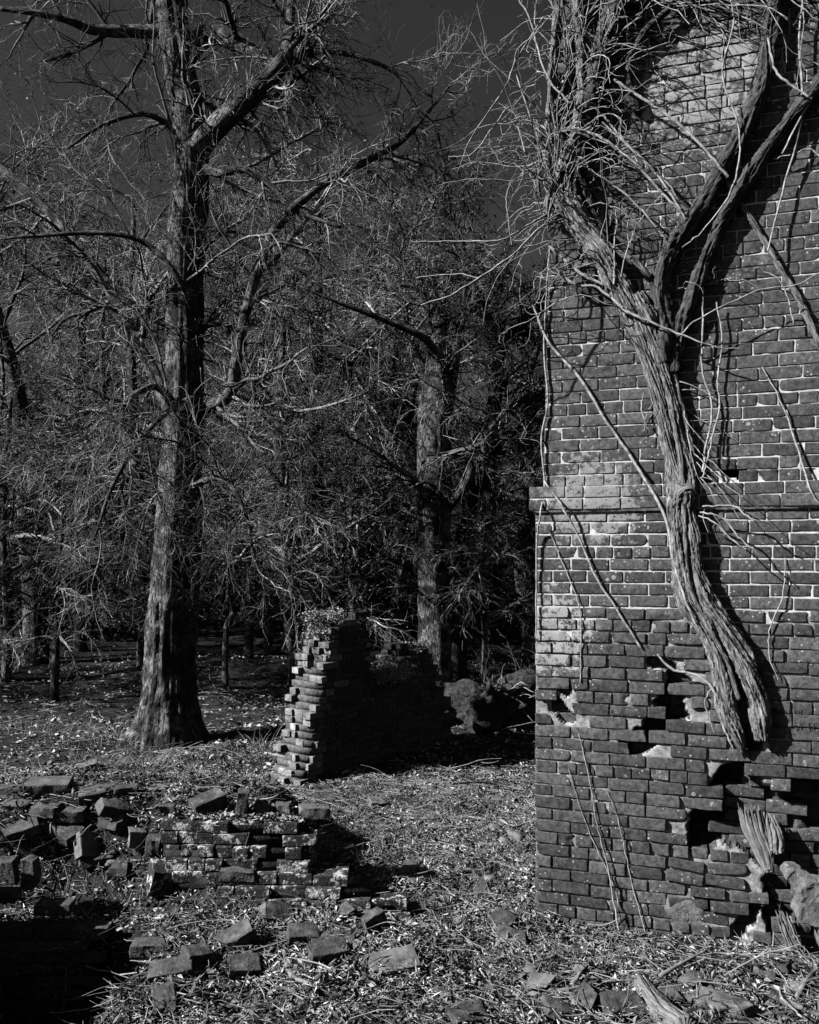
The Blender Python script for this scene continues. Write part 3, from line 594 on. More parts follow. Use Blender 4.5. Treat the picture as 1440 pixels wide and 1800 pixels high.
def prism(name, pts, Yd, thick, m, label, cat, lean=0.0):
    import bmesh
    bm = bmesh.new(); c = np.mean([at(px, py, Yd) for px, py in pts], 0)
    vs = [bm.verts.new(at(px, py, Yd)-c+np.array([0, lean*(at(px, py, Yd)-c)[2], 0])) for px, py in pts]; f = bm.faces.new(vs)
    ex = bmesh.ops.extrude_face_region(bm, geom=[f]); bmesh.ops.translate(bm, vec=(.02, thick, 0), verts=[v for v in ex['geom'] if isinstance(v, bmesh.types.BMVert)])
    bmesh.ops.recalc_face_normals(bm, faces=bm.faces); bmesh.ops.triangulate(bm, faces=bm.faces[:]); bmesh.ops.bevel(bm, geom=bm.edges[:], offset=.008, segments=1, affect='EDGES')
    for _ in range(3): bmesh.ops.subdivide_edges(bm, edges=[e for e in bm.edges if e.calc_length() > .02], cuts=1, use_grid_fill=True)
    bmesh.ops.triangulate(bm, faces=bm.faces[:])
    for v in bm.verts:
        q = v.co; k = .012*float(vnoise(q.x*14, q.y*14, q.z*14))+.006*float(vnoise(q.x*45, q.y*45, q.z*45)); v.co = q+Vector((k, k*1.2, k))
    me = bpy.data.meshes.new(name); bm.to_mesh(me); bm.free(); me.materials.append(m); o = obj(name, me); o.location = c; return tag(o, label, cat)
prism('stone_slab', [(1386, 1548), (1400, 1536), (1420, 1538), (1445, 1552), (1480, 1560), (1500, 1700), (1455, 1705), (1440, 1660), (1436, 1635), (1404, 1622), (1398, 1612), (1412, 1590), (1408, 1575)], 3.88, .12, M_stone, 'pale lichen-spotted stone slab leaning against the tower foot at the right edge', 'stone', .25)

# ---------------------------------------------------------------- ruined wall stub in the middle
RO = np.array([-.90, 7.2, 0.]); RDIR = np.array([.63, .7766, 0.]); RT = np.array([-.7766, .63, 0.])
g0 = float(terrain(RO[0], RO[1])); ruin = empty('ruined_wall', tuple(RO), 'tall ruined brick wall stub with ragged sunlit end and black shaded face', 'wall')
Ri = Matrix.Translation(-Vector(RO)); gr = np.random.default_rng(31)
prof_s = [-.2, 0, .15, .3, .62, .68, .76, .86, 1.1, 1.3, 1.45, 1.7, 1.85, 2.0, 2.2]; prof_z = [.25, .5, 1.0, 1.38, 1.48, 1.32, 1.0, .76, .74, 1.0, 1.12, .98, .72, .4, .1]
dark = Acc(); cnt = 0; ck = .062
for k in range(-4, 24):
    zc = k*ck+ck/2; rake = np.interp(zc, [-.1, .15, .4, .8, 1.2, 1.36, 1.5], [-.22, -.06, .02, .12, .25, .33, .5])
    for lay in range(4):           # across the thickness, each layer a ragged column of brick ends
        tt = lay*.097+(.0 if k % 2 else .0); s = rake+gr.random()*.03+.07*float(vnoise(k*.45, lay*.9, 3.3))+(.06 if gr.random() < .15 else 0)
        first = True
        while s < 2.15:
            top = np.interp(s, prof_s, prof_z)+gr.normal()*.02
            head = gr.random() < .35
            w = .197 if not first else (.105 if head else .197)
            if zc > top-.02: s += w; first = False; continue
            if gr.random() < (.14 if first else .0): s += .09; continue
            c_ = RO+RDIR*(s+w/2)+RT*(tt+.048+gr.normal()*(.004 if not first else .014)); c_[2] = zc
            rot = Euler((gr.normal()*.01, gr.normal()*.02, gr.normal()*(.13 if first else .012))).to_matrix().to_4x4()
            kk = 's' if w > .15 else 'h'
            M = Ri @ Matrix.Translation(Vector(c_)) @ frame((0, 0, 0), RDIR, RT) @ rot @ Matrix.Diagonal(((w-.012)/(.188 if kk == 's' else .086), .9, .95, 1))
            interior = (0 < lay < 3) and not first and zc < top-.2
            if first and cnt < 290: place(kk, int(gr.integers(0, 10)), M, M_ruin_sunlit, ruin); cnt += 1  # end bricks get the lighter sunlit colour, the rest a darker brick
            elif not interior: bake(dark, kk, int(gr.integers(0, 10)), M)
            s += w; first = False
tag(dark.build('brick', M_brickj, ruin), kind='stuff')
cores = Acc()
for k in range(-4, 22):
    zc = k*ck; rake = np.interp(zc, [-.1, .15, .4, .8, 1.2, 1.36], [-.15, .0, .08, .19, .32, .42]); s_ = np.arange(rake, 2.1, .1)
    for s in s_:
        top = np.interp(s+.05, prof_s, prof_z)
        if zc+ck > top-.05: continue
        c8 = np.array([RO+RDIR*(s+a)+RT*b+np.array([0, 0, zc+c]) for a in (0, .1) for b in (.014, .372) for c in (0, ck)])-RO
        cores.add(c8, np.array([[0, 1, 3, 2], [4, 6, 7, 5], [0, 4, 5, 1], [2, 3, 7, 6], [0, 2, 6, 4], [1, 5, 7, 3]]))
cores.build('mortar', mat('ruin_mortar', .06, .2, 30, coord='world', bump=.8, bdist=.01), ruin)

# ---------------------------------------------------------------- low brick footing, lower left
LO = np.array([-1.40, 4.74, 0.]); low = empty('brick_footing', tuple(LO), 'low stepped remains of a brick wall with white lichen blotches in the rubble', 'wall')
gl = np.random.default_rng(41); Li = Matrix.Translation(-Vector(LO))
rows = [(.475, [(285, 528)], 4.74), (.41, [(285, 528)], 4.73), (.345, [(283, 548)], 4.69), (.28, [(300, 548)], 4.66), (.215, [(300, 600)], 4.63), (.15, [(380, 610), (594, 660)], 4.60), (.085, [(400, 590), (588, 700)], 4.56), (.02, [(420, 560), (560, 705)], 4.52)]
nlow = 0
for ri, (zt, rngs, yf) in enumerate(rows):
    for (xa, xb) in rngs:
        for layer in range(2):
            x0 = (xa-720)/1440*yf; x1 = (xb-720)/1440*yf; x = x0+gl.normal()*.01+(.06 if ri % 2 else 0)*0
            w = .1 if ri % 2 else .2; hr = ri in (2, 3)
            while x < x1-.06:
                if hr: w = .1
                if gl.random() > (.22 if ri == 0 else .09):
                    kk = 's' if w > .15 else 'h'
                    c_ = np.array([x+w/2, yf+.055+layer*.11+gl.normal()*.010-.02*(x-x0), zt-.03+gl.normal()*.002-.02*(x-x0)])
                    M = Li @ Matrix.Translation(Vector(c_)) @ Euler((gl.normal()*.03, gl.normal()*.025, gl.normal()*.045)).to_matrix().to_4x4() @ Matrix.Diagonal(((w-.008)/(.188 if kk == 's' else .086), 1, 1.02, 1))
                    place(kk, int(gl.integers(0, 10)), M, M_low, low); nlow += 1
                x += w; w = .2
ac = Acc()
for ri, (zt, rngs, yf) in enumerate(rows):
    xa, xb = rngs[0][0], rngs[-1][1]; x0 = (xa-720)/1440*yf+.02; x1 = (xb-720)/1440*yf-.03
    c8 = np.array([[x, y, z] for x in (x0, x1) for y in (yf+.014, yf+.2+.008*ri) for z in (zt-.066-.02*(x1-x0), zt-.012-.02*(x1-x0))])-LO
    ac.add(c8, np.array([[0, 1, 3, 2], [4, 6, 7, 5], [0, 4, 5, 1], [2, 3, 7, 6], [0, 2, 6, 4], [1, 5, 7, 3]]))
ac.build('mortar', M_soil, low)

# ---------------------------------------------------------------- walls of the sunken corner, lower left
PO = np.array([-1.75, 4.42, 0.]); pit = empty('sunken_brick_wall', tuple(PO), 'sunken dark brick retaining wall around the black pit in the lower left corner', 'wall')
pitb = Acc(); gp = np.random.default_rng(51)
for k in range(-13, 5):
    zc = k*.065
    x = -1.62-(.1 if k % 2 else 0)
    while x > -2.6:
        c_ = (x-.1-PO[0], 0.02+gp.normal()*.006, zc-.02); kk = 's'
        if zc < .06 or (zc < .2 and gp.random() < .35): bake(pitb, kk, int(gp.integers(0, 10)), Matrix.Translation(c_) @ Euler((0, gp.normal()*.015, gp.normal()*.02)).to_matrix().to_4x4())
        x -= .197
    if True:
        y = 4.34
        while y > 2.4:
            top = .62 if y < 3.9 else .5-.4*(y-3.9)
            if zc+.0 < top: bake(pitb, 's', int(gp.integers(0, 10)), Matrix.Translation((-2.30-PO[0], y-PO[1], zc)) @ Matrix.Rotation(math.pi/2, 4, 'Z'))
            y -= .197
for k in range(5, 10):
    zc = k*.065; y = 4.30
    while y > 2.4:
        if zc < .62-(.0 if y < 3.9 else .5*(y-3.9)): bake(pitb, 's', int(gp.integers(0, 10)), Matrix.Translation((-2.30-PO[0], y-PO[1], zc)) @ Matrix.Rotation(math.pi/2, 4, 'Z'))
        y -= .197
tag(pitb.build('brick', M_brickj, pit), kind='stuff')
ac = Acc()
for (x0, x1, y0, y1, z0, z1) in ((-2.35, -2.25, 2.3, 4.3, -.9, .34), (-2.35, -2.25, 2.3, 3.9, .34, .60), (-2.6, -1.66, 4.42, 4.5, -.9, .0)):
    c8 = np.array([[x, y, z] for x in (x0, x1) for y in (y0, y1) for z in (z0, z1)])-PO
    ac.add(c8, np.array([[0, 1, 3, 2], [4, 6, 7, 5], [0, 4, 5, 1], [2, 3, 7, 6], [0, 2, 6, 4], [1, 5, 7, 3]]))
ac.build('mortar', M_soil, pit)

# ---------------------------------------------------------------- loose bricks and blocks, one by one
gk = np.random.default_rng(61); _lb = {}
def loose(px, py, L, H, D, yaw, pitch, roll, m, label, cat='brick', name='loose_brick', group=None, sink=.25, base=None, chip=.028):
    if base is None: sink = min(.6, sink+.22)
    yaw += gk.normal()*.05
    p = ground_at(px, py) if base is None else np.array(base)
    P, F = brick_verts(L, D, H, gk, chip=chip, rough=.0045)
    o = obj(name, mesh(name, P, F, m)); R3 = Euler((roll, pitch, yaw)).to_matrix()
    ext = sum(abs(R3[2][i])*s for i, s in enumerate((L/2, D/2, H/2)))
    o.location = (p[0], p[1], p[2]+ext*(1-sink)); o.rotation_euler = (roll, pitch, yaw)
    return tag(o, label, cat, group)
def onfoot(px, yy=4.80, z=.485): return ((px-720)/1440*yy, yy, z)
loose(268, 1672, .20, .06, .10, .08, -.04, .05, M_loose, 'whole dark brick with bright sunlit top lying at the edge of the black shadow', sink=.1)
loose(412, 1668, .20, .055, .11, .35, -.45, .3, M_loose, 'brick tipped up on its left end in the dead leaves below the footing', sink=.1)
loose(0, 0, .10, .06, .10, .3, 0, 0, M_loose, 'squarish half brick on the left end of the brick footing', base=onfoot(292, 4.85, .47), sink=0)
loose(0, 0, .19, .07, .14, .5, -.25, .1, M_loose, 'large brick block tilted to the left behind the footing, dark end showing', base=onfoot(366, 4.92, .47), sink=0)
loose(0, 0, .065, .135, .11, .2, .08, 0, M_loose, 'brick standing upright on end on top of the footing', base=onfoot(427, 4.86, .48), sink=0)
loose(0, 0, .09, .06, .1, .1, 0, .05, M_loose, 'half brick directly right of the upright brick on the footing', base=onfoot(461, 4.90, .47), sink=0)
loose(0, 0, .10, .065, .1, -.1, .0, 0, M_loose, 'blocky half brick between the upright brick and the long end brick', base=onfoot(496, 4.88, .47), sink=0)
loose(0, 0, .185, .065, .1, -.02, .02, 0, M_loose, 'long whole brick overhanging the right end of the footing', base=onfoot(552, 4.85, .46), sink=0)
loose(156, 1505, .16, .06, .15, .9, .3, 1.0, M_pale, 'pale square brick propped steeply on the rubble left of the footing', 'brick', sink=.15)
loose(238, 1488, .10, .12, .07, .5, .2, .1, M_pale, 'pale wedge of broken brick standing just left of the footing', sink=.2)
loose(270, 1496, .08, .1, .09, .2, .1, .1, M_loose, 'small upright brick bat against the left end of the footing', sink=.2)
loose(200, 1434, .2, .07, .13, .8, .35, .4, M_loose, 'dark brick leaning in the rubble above the pale propped brick', sink=.2)
loose(85, 1392, .26, .08, .2, .2, .03, .03, M_loose, 'big flat block with a black front face on the rubble bank at left', 'block', 'masonry_block', sink=.1)
loose(14, 1398, .2, .07, .12, .05, 0, 0, M_loose, 'dark brick at the left picture edge beside the big flat block', sink=.2)
loose(30, 1424, .19, .06, .12, .0, .02, .0, M_loose, 'leftmost brick of the flat row bedded along the bank', sink=.3)
loose(80, 1428, .16, .06, .12, -.06, .02, .0, M_loose, 'middle brick of the flat row bedded along the bank', sink=.3)
loose(122, 1436, .2, .07, .14, .05, .0, .05, M_loose, 'right end brick of the flat row, largest and proud of the bank', sink=.2)
loose(172, 1400, .24, .05, .16, .5, -.06, .08, M_loose, 'broad brick lying flat behind the right end of the row on the bank', sink=.2)
loose(182, 1338, .14, .06, .09, .1, 0, 0, M_loose, 'small dark brick alone in the sunny leaves left of the big trunk', sink=.2)
loose(152, 1352, .2, .05, .12, .3, -.2, .1, M_pale, 'pale thin slab lying before the grass tufts', 'slab', 'stone_slab', sink=.3)
loose(280, 1392, .34, .04, .1, .1, 0, .1, M_pale, 'long bright flat slab lying behind the footing', 'slab', 'stone_slab', sink=.2)
loose(222, 1398, .13, .07, .1, .25, 0, .0, M_loose, 'brick bat at the left end of the long bright slab', sink=.2)
loose(335, 1392, .15, .04, .1, .0, 0, .0, M_loose, 'thin dark brick at the right end of the long bright slab', sink=.2)
loose(562, 1393, .2, .05, .1, -.2, .1, .1, M_loose, 'long thin brick lying in front of the ruined wall shadow', sink=.2)
loose(607, 1396, .14, .05, .1, .05, 0, 0, M_loose, 'small brick at the edge of the ruined wall shadow, right of the long thin one', sink=.3)
loose(664, 1420, .15, .08, .1, .5, .1, .3, M_stone, 'rounded light brick bat out in the leaves below the shadow', sink=.3)
loose(570, 1410, .16, .06, .12, .4, .15, .2, M_loose, 'worn brick right behind the long end brick of the footing', sink=.3)
loose(36, 1468, .2, .06, .13, .6, -.25, .35, M_loose, 'large tilted slab of brickwork at far left below the flat row', 'slab', 'stone_slab', sink=.3)
loose(112, 1470, .22, .06, .14, -.5, .25, .3, M_loose, 'dark tilted slab of brickwork left of the pale propped brick', 'slab', 'stone_slab', sink=.3)
loose(168, 1512, .2, .05, .12, .3, .0, .2, M_loose, 'brick lying flat under the pale propped brick', sink=.3)
loose(285, 1560, .14, .15, .14, .4, .2, .3, M_low, 'dark rounded lump of masonry in leaves below the left end of the footing', 'block', 'masonry_block', sink=.2, chip=.04)
loose(215, 1530, .12, .05, .1, .0, .0, .2, M_loose, 'small dark brick half buried left of the rounded lump', sink=.3)
loose(420, 1540, .2, .06, .12, .05, .05, .1, M_loose, 'brick with leaf-dusted top set against the lower steps of the footing', sink=.2)
loose(487, 1618, .17, .05, .14, .5, .3, .4, M_loose, 'light tilted brick half sunk in the leaves below the footing steps', sink=.3)
loose(532, 1660, .15, .09, .1, .3, .1, .3, M_loose, 'dark angular brick piece left of the flat dark slab', sink=.2)
loose(592, 1658, .26, .035, .14, .2, .03, .05, M_loose, 'flat dark slab in the leaves beneath the footing', 'slab', 'stone_slab', sink=.2)
loose(577, 1690, .19, .09, .12, .35, .0, .1, M_loose, 'block-like brick with dark right end in front of the flat dark slab', sink=.2)
loose(660, 1640, .12, .14, .06, .5, -.4, .2, M_loose, 'dark upright shard of brick by the forked sticks', sink=.25)
loose(690, 1702, .24, .05, .15, .25, -.05, .2, M_stone, 'wide flat grey stone right of the block-like brick', 'stone', 'flat_stone', sink=.3)
loose(884, 1627, .13, .05, .1, -.5, .2, .3, M_loose, 'upper of two loose bricks near the bottom corner of the tower', sink=.2)
loose(900, 1658, .16, .05, .11, -.2, .1, .4, M_loose, 'lower of two loose bricks near the bottom corner of the tower', sink=.3)
loose(730, 1610, .15, .05, .1, .1, 0, .3, M_loose, 'brown brick half covered by leaves right of the upright shard', sink=.35)
loose(428, 1716, .15, .09, .12, .2, .1, .2, M_loose, 'squarish brick lump in the dark leaves near the bottom', sink=.3)
loose(300, 1716, .2, .06, .12, .2, -.1, .2, M_loose, 'dim brick at the bottom edge of the black shadow', sink=.3)
loose(345, 1694, .13, .08, .1, .7, .2, .2, M_loose, 'rough brick bat below the bright topped brick', sink=.3)
loose(1098, 1780, .2, .05, .12, .3, .1, .4, M_loose, 'dark brick face showing just left of the fallen log', sink=.3)
loose(820, 1795, .16, .06, .12, .4, .1, .2, M_loose, 'brick at the bottom edge in the middle of the leaves', sink=.4)
loose(1264, 1770, .2, .04, .11, -.5, .08, .15, M_stone, 'long pale slab lying in sticks right of the fallen log', 'slab', 'stone_slab', sink=.3)
for i, (px, py, s, lb) in enumerate([(872, 1462, .09, 'upright small stone leftmost of the little pile by the tower'), (888, 1486, .10, 'dark rounded stone lowest of the little pile by the tower'), (908, 1478, .12, 'largest stone of the little pile beside the tower edge'), (862, 1552, .09, 'bright white stone on the open ground left of the tower'),
                                     (930, 1588, .05, 'small white pebble-like stone close to the tower corner'), (198, 1522, .07, 'round bright stone beside the rim of the black pit'), (272, 1742, .06, 'round pale stone in the dark leaves at lower left'), (1400, 1745, .1, 'grey stone in the right bottom corner of the leaves'), (665, 1252, .05, 'small pale stone before the big tree roots')]):
    p = ground_at(px, py); stone('stone', (p[0], p[1], p[2]+s*.25), (s, s*.8, s*.5), (.3*math.sin(i), .3*math.cos(i), i*1.3), M_pale if 'white' in lb or 'bright' in lb or 'pale' in lb else M_stone, lb, seed=i+10, sub=2)
for i in range(46):      # anonymous half-buried bats
    px = gk.random()*1400+10; py = 1390+gk.random()*390
    if px > 920: py = 1700+gk.random()*90
    if px < 240 and py > 1520: continue
    if 285 < px < 700 and 1425 < py < 1585: continue
    s = .35+.5*gk.random()
    loose(px, py, .17*s, .06*s, .1, gk.random()*3, gk.normal()*.3, gk.normal()*.3, M_loose if gk.random() < .8 else M_pale, 'broken bit of brick half buried in the leaf litter', 'brick fragment', 'brick_fragment', 'brick fragments half buried in the leaf litter', sink=.4)
# upright bricks at the rim, far left
loose(42, 1538, .07, .16, .1, .1, .03, 0, M_loose, 'brick standing on end at the rim of the pit, far left', base=(-2.08, 4.50, .2), sink=.1)
loose(10, 1538, .09, .14, .1, .1, -.03, 0, M_loose, 'brick standing on end at the left picture edge beside the pit', base=(-2.22, 4.52, .2), sink=.1)

# ---------------------------------------------------------------- ground litter
gt = np.random.default_rng(71)
def view_pts(n, y0, y1, pw=1.0):
    y = y0+(y1-y0)*gt.random(n)**pw; x = (gt.random(n)-.5)*y*1.12
    ok = ~((np.stack([x, y, 0*x], 1)-U0)@ND < .0) | ((np.stack([x, y, 0*x], 1)-U0)@UD < -.01)
    x, y = x[ok], y[ok]; return x, y
def litter(n, y0, y1, s0, s1, lift, mat_, name, label, pw=1.0, flat=.35, asp=.5):
    x, y = view_pts(n, y0, y1, pw); s = s0+(s1-s0)*gt.random(len(x))**2.2
    kp = gt.random(len(x)) < .85+.7*vnoise(x*1.7+s1*9, y*1.7); x, y, s = x[kp], y[kp], s[kp]
    z = terrain(x, y)+gt.random(len(x))*lift
    V, F = leafmesh(np.stack([x, y, z], 1), s, gt, flat, .5, asp)
    return tag(obj(name, mesh(name, V, F, mat_)), label, 'leaves' if 'leaf' in name else None, kind='stuff')
litter(7000, 2.9, 5.6, .03, .07, .05, M_leafb, 'leaf_litter', 'big curled dead leaves lying on top of the litter near the camera', flat=.05, asp=.4)
litter(80000, 2.9, 7.8, .008, .040, .03, M_leaf, 'leaf_litter', 'dead leaves and bark flakes covering the sunlit foreground ground')
litter(80000, 2.9, 7.8, .02, .07, .04, M_leaf, 'leaf_litter', 'bark strips and needles woven through the foreground litter', flat=.2, asp=.10)
litter(26000, 7.2, 16, .03, .09, .02, M_leaf, 'leaf_litter', 'dead leaves carpeting the shaded ground around the big tree', flat=.6)
def toplitter(n, x0, x1, y0, y1, z, name='leaf_litter', label='dead leaves caught on top of the brick footing'):
    x = x0+(x1-x0)*gt.random(n); y = y0+(y1-y0)*gt.random(n); V, F = leafmesh(np.stack([x, y, z-.02*(x-x0)+gt.random(n)*.02], 1), .01+.035*gt.random(n)**2, gt, .3, .5, .5)
    return tag(obj(name, mesh(name, V, F, M_leaf)), label, 'leaves', kind='stuff')
toplitter(1500, -1.40, -.62, 4.75, 5.0, .483)
# rubble crumbs
x, y = view_pts(9000, 3.2, 7.5); n = len(x); s = .003+.009*gt.random(n)**3
base8 = np.array([[a, b, c] for a in (-1, 1) for b in (-1, 1) for c in (-1, 1)], float)
V = base8[None]*(s[:, None, None])*(.6+.6*gt.random((n, 8, 3))); V += np.stack([x, y, terrain(x, y)+s*.4+gt.random(n)*.008], 1)[:, None]
fb = np.array([[0, 1, 3, 2], [4, 6, 7, 5], [0, 4, 5, 1], [2, 3, 7, 6], [0, 2, 6, 4], [1, 5, 7, 3]])
F = (np.arange(n)[:, None, None]*8+fb[None]).reshape(-1, 4)
tag(obj('rubble', mesh('rubble', V.reshape(-1, 3), F, M_rub)), 'crumbs of brick and mortar strewn over the ground', 'rubble', kind='stuff')
# small sticks
def sticks(n, y0, y1, l0, l1, r, k=6, wig=.18):
    x, y = view_pts(n, y0, y1); n = len(x); a = gt.random(n)*2*np.pi; d = np.stack([np.cos(a), np.sin(a), gt.normal(size=n)*.12], 1); d = nrm(d)
    l = l0+(l1-l0)*gt.random(n)**2; P = np.empty((n, k, 3)); P[:, 0] = np.stack([x, y, terrain(x, y)+.012+gt.random(n)*.03], 1)
    for q in range(1, k):
        d = nrm(d+wig*gt.normal(size=(n, 3))*np.array([1, 1, .5])); P[:, q] = P[:, q-1]+d*(l/(k-1))[:, None]
    P[..., 2] = np.maximum(P[..., 2], terrain(P[..., 0], P[..., 1])+.006)
    RR = (r*(.4+.9*gt.random(n)**2))[:, None]*np.linspace(1, .5, k)[None]; return tubes(P, RR, 4)
a = Acc(); V, Q_ = sticks(16000, 3.0, 7.8, .02, .16, .0020, 3, .25); a.add(V, Q_); V, Q_ = sticks(3200, 3.0, 7.5, .06, .4, .0042); a.add(V, Q_); V, Q_ = sticks(900, 7, 13, .2, .8, .006); a.add(V, Q_)
tag(a.build('fallen_twigs', M_stick), 'litter of small fallen twigs over the ground', 'twigs', kind='stuff')
def branch(pts, r, label):
    P = []
    for px, py, h in pts: p = ground_at(px, py); P.append([p[0], p[1], p[2]+h, r])
    PR = np.array(P); PR[:, 3] *= np.linspace(1, .45, len(P)); b = PR[0, :3].copy(); a = Acc()
    hero(a, PR, 10, .02, .08, 5, seed=len(pts)); D = catmull(PR, 12)
    c1, q1 = spawn(D[None, :, :3], D[None, :, 3], 5, (.1, .35), (20, 60), 6, .15, (0, 0, -.2), .6, rmin=.0025, g=gt); c1[..., 2] = np.maximum(c1[..., 2], terrain(c1[..., 0], c1[..., 1])+.01)
    V, Q_ = tubes(c1, q1, 5); a.add(V, Q_, np.zeros((len(V), 2)))
    o = a.build('fallen_branch', M_stick, None, True, b, True); o.location = b; tag(o, label, 'branch')
branch([(500, 1680, .02), (512, 1725, .03), (545, 1742, .03), (590, 1762, .02)], .012, 'bent pale branch lying left of centre near the bottom')
branch([(925, 1712, .02), (960, 1745, .02), (990, 1752, .03), (1060, 1738, .03), (1125, 1738, .04)], .010, 'long thin crooked branch running right to the fallen log')
branch([(1160, 1735, .05), (1200, 1715, .06), (1242, 1700, .08)], .010, 'straight stick slanting up from the fallen log')
branch([(700, 1590, .02), (712, 1568, .03), (680, 1590, .02), (678, 1602, .02), (700, 1630, .02), (730, 1655, .02)], .009, 'forked crooked twig beside the upright shard')
branch([(525, 1600, .02), (545, 1602, .03), (562, 1614, .03), (575, 1626, .02)], .008, 'short curved stick below the footing steps')
branch([(920, 1710, .02), (960, 1740, .01), (985, 1762, .01), (960, 1800, .02)], .012, 'forked root-like branch at the bottom left of the tower')
branch([(710, 1442, .02), (760, 1446, .03), (820, 1444, .03), (855, 1450, .04)], .008, 'pale slender branch on the sunny ground left of the stone pile')
branch([(795, 1400, .1), (840, 1392, .08), (880, 1392, .06), (925, 1398, .04)], .007, 'arching bramble stem along the shadow edge before the tower')
branch([(300, 1325, .05), (370, 1322, .05), (410, 1330, .04), (440, 1345, .03)], .008, 'pale stick lying before the roots of the big tree')
branch([(1250, 1790, .02), (1290, 1782, .03), (1340, 1795, .03), (1400, 1790, .03)], .012, 'crooked branch along the bottom right edge')
branch([(880, 1456, .06), (905, 1465, .05), (930, 1458, .05)], .010, 'short bent pale root over the stone pile')
branch([(925, 1575, .02), (930, 1610, .02), (905, 1605, .02)], .006, 'thin stick near the tower corner')
branch([(1390, 1780, .02), (1420, 1740, .05), (1440, 1720, .05)], .012, 'grey stick in the bottom right corner')
# grasses and small plants
def blades(n, cx, cy, rad, h, g, w=.004):
    a = g.random(n)*2*np.pi; r = rad*np.sqrt(g.random(n)); x = cx+r*np.cos(a); y = cy+r*np.sin(a); d = np.stack([np.cos(a)*.6+g.normal(size=n)*.3, np.sin(a)*.6+g.normal(size=n)*.3, 1.0+0*a], 1)
    d = nrm(d); l = h*(.4+.7*g.random(n)); k = 5; P = np.empty((n, k, 3)); P[:, 0] = np.stack([x, y, terrain(x, y)], 1)
    for q in range(1, k): d = nrm(d+np.stack([d[:, 0], d[:, 1], 0*a-.25], 1)*.3); P[:, q] = P[:, q-1]+d*(l/(k-1))[:, None]
    return tubes(P, (w*np.ones(n))[:, None]*np.array([1, .9, .7, .5, .1])[None], 3)
a = Acc()
for (px, py, rad, h, n) in ((200, 1300, .5, .3, 150), (245, 1350, .35, .22, 200), (165, 1345, .3, .25, 90), (460, 1320, .2, .3, 60), (600, 1385, .5, .07, 260), (330, 1370, .7, .07, 500), (750, 1470, .7, .06, 2200), (700, 1520, .5, .05, 1200), (850, 1420, .5, .07, 1400), (620, 1440, .4, .06, 900), (860, 1560, .5, .06, 1500), (450, 1350, .8, .07, 1300), (230, 1320, .9, .07, 1200), (700, 1400, .6, .07, 1200), (1010, 1690, .4, .12, 160), (60, 1300, .7, .3, 120), (760, 1500, .8, .04, 900)):
    p = ground_at(px, py); V, Q_ = blades(n, p[0], p[1], rad, h, gt, .0028); a.add(V, Q_)
tag(a.build('grass', M_stick), 'dry wisps of grass among the rubble', 'grass', kind='stuff')
def seedling(px, py, h, label):
    p = ground_at(px, py); a = Acc(); P = np.array([[[0, 0, 0], [.01, 0, h*.4], [-.005, .01, h*.75], [.01, 0, h]]]); V, Q_ = tubes(P, np.array([[.003, .0025, .002, .001]]), 5); a.add(V, Q_)
    o = a.build('seedling', M_stick); o.location = p; tag(o, label, 'plant'); n = 12
    q = np.stack([gt.normal(size=n)*.02, gt.normal(size=n)*.02, h*(.35+.65*gt.random(n))], 1); V, F = leafmesh(q, .02+.02*gt.random(n), gt, .3); l_ = obj('leaf', mesh('leaf', V, F, M_pale), o); l_['kind'] = 'stuff'
seedling(770, 1412, .2, 'small leafy seedling against the black shadow of the ruined wall')
seedling(752, 1422, .1, 'shortest seedling left of the taller one')
seedling(805, 1410, .16, 'thin seedling right of the tallest one at the shadow edge')
M_fern = mat('fern_leaf', .25, .6, 3, coord='world', bump=0, rnd=.5, rmode='isl')
def fern(center, rad, h, n, label, name='fern_clump'):
    o = empty(name, tuple(center), label, 'plant'); k = 6; a_ = gt.random(n)*2*np.pi; P = np.empty((n, k, 3)); P[:, 0] = np.stack([np.cos(a_), np.sin(a_), 0*a_], 1)*rad*gt.random((n, 1))
    d = nrm(np.stack([np.cos(a_)*.6, np.sin(a_)*.6, .8+0*a_], 1)+gt.normal(size=(n, 3))*.35)
    for q in range(1, k): d = nrm(d+gt.normal(size=(n, 3))*.12+np.array([0, 0, -.12])); P[:, q] = P[:, q-1]+d*(h*(.4+.8*gt.random(n))/(k-1))[:, None]
    V, Q_ = tubes(P, np.full((n, k), .0022), 3); a = Acc(); a.add(V, Q_); tag(a.build('stem', M_stick, o), kind='stuff')
    q = P[:, 1:].reshape(-1, 3); q = np.repeat(q, 3, 0)+gt.normal(size=(len(q)*3, 3))*.015; V, F = leafmesh(q, .012+.02*gt.random(len(q)), gt, .1)
    l_ = obj('foliage', mesh('foliage', V, F, M_fern), o); l_['kind'] = 'stuff'
for s, z, r, lb in ((.40, 1.40, .13, 'bushy fern clump crowning the top of the ruined wall'),):
    fern(RO+RDIR*s+RT*.2+np.array([0, 0, z]), r, .16, 170, lb)
fern(RO+RDIR*.3+RT*.14+np.array([0, 0, 1.28]), .08, .13, 70, 'small fern hanging over the sunlit end of the ruined wall below the clump')
fern(RO+RDIR*1.12+RT*.05+np.array([0, 0, .80]), .2, .2, 300, 'leafy creeper patch in the saddle of the ruined wall', 'creeper')
fern(RO+RDIR*1.6+RT*.1+np.array([0, 0, 1.04]), .12, .10, 90, 'sparse creeper on the right shoulder of the ruined wall', 'creeper')

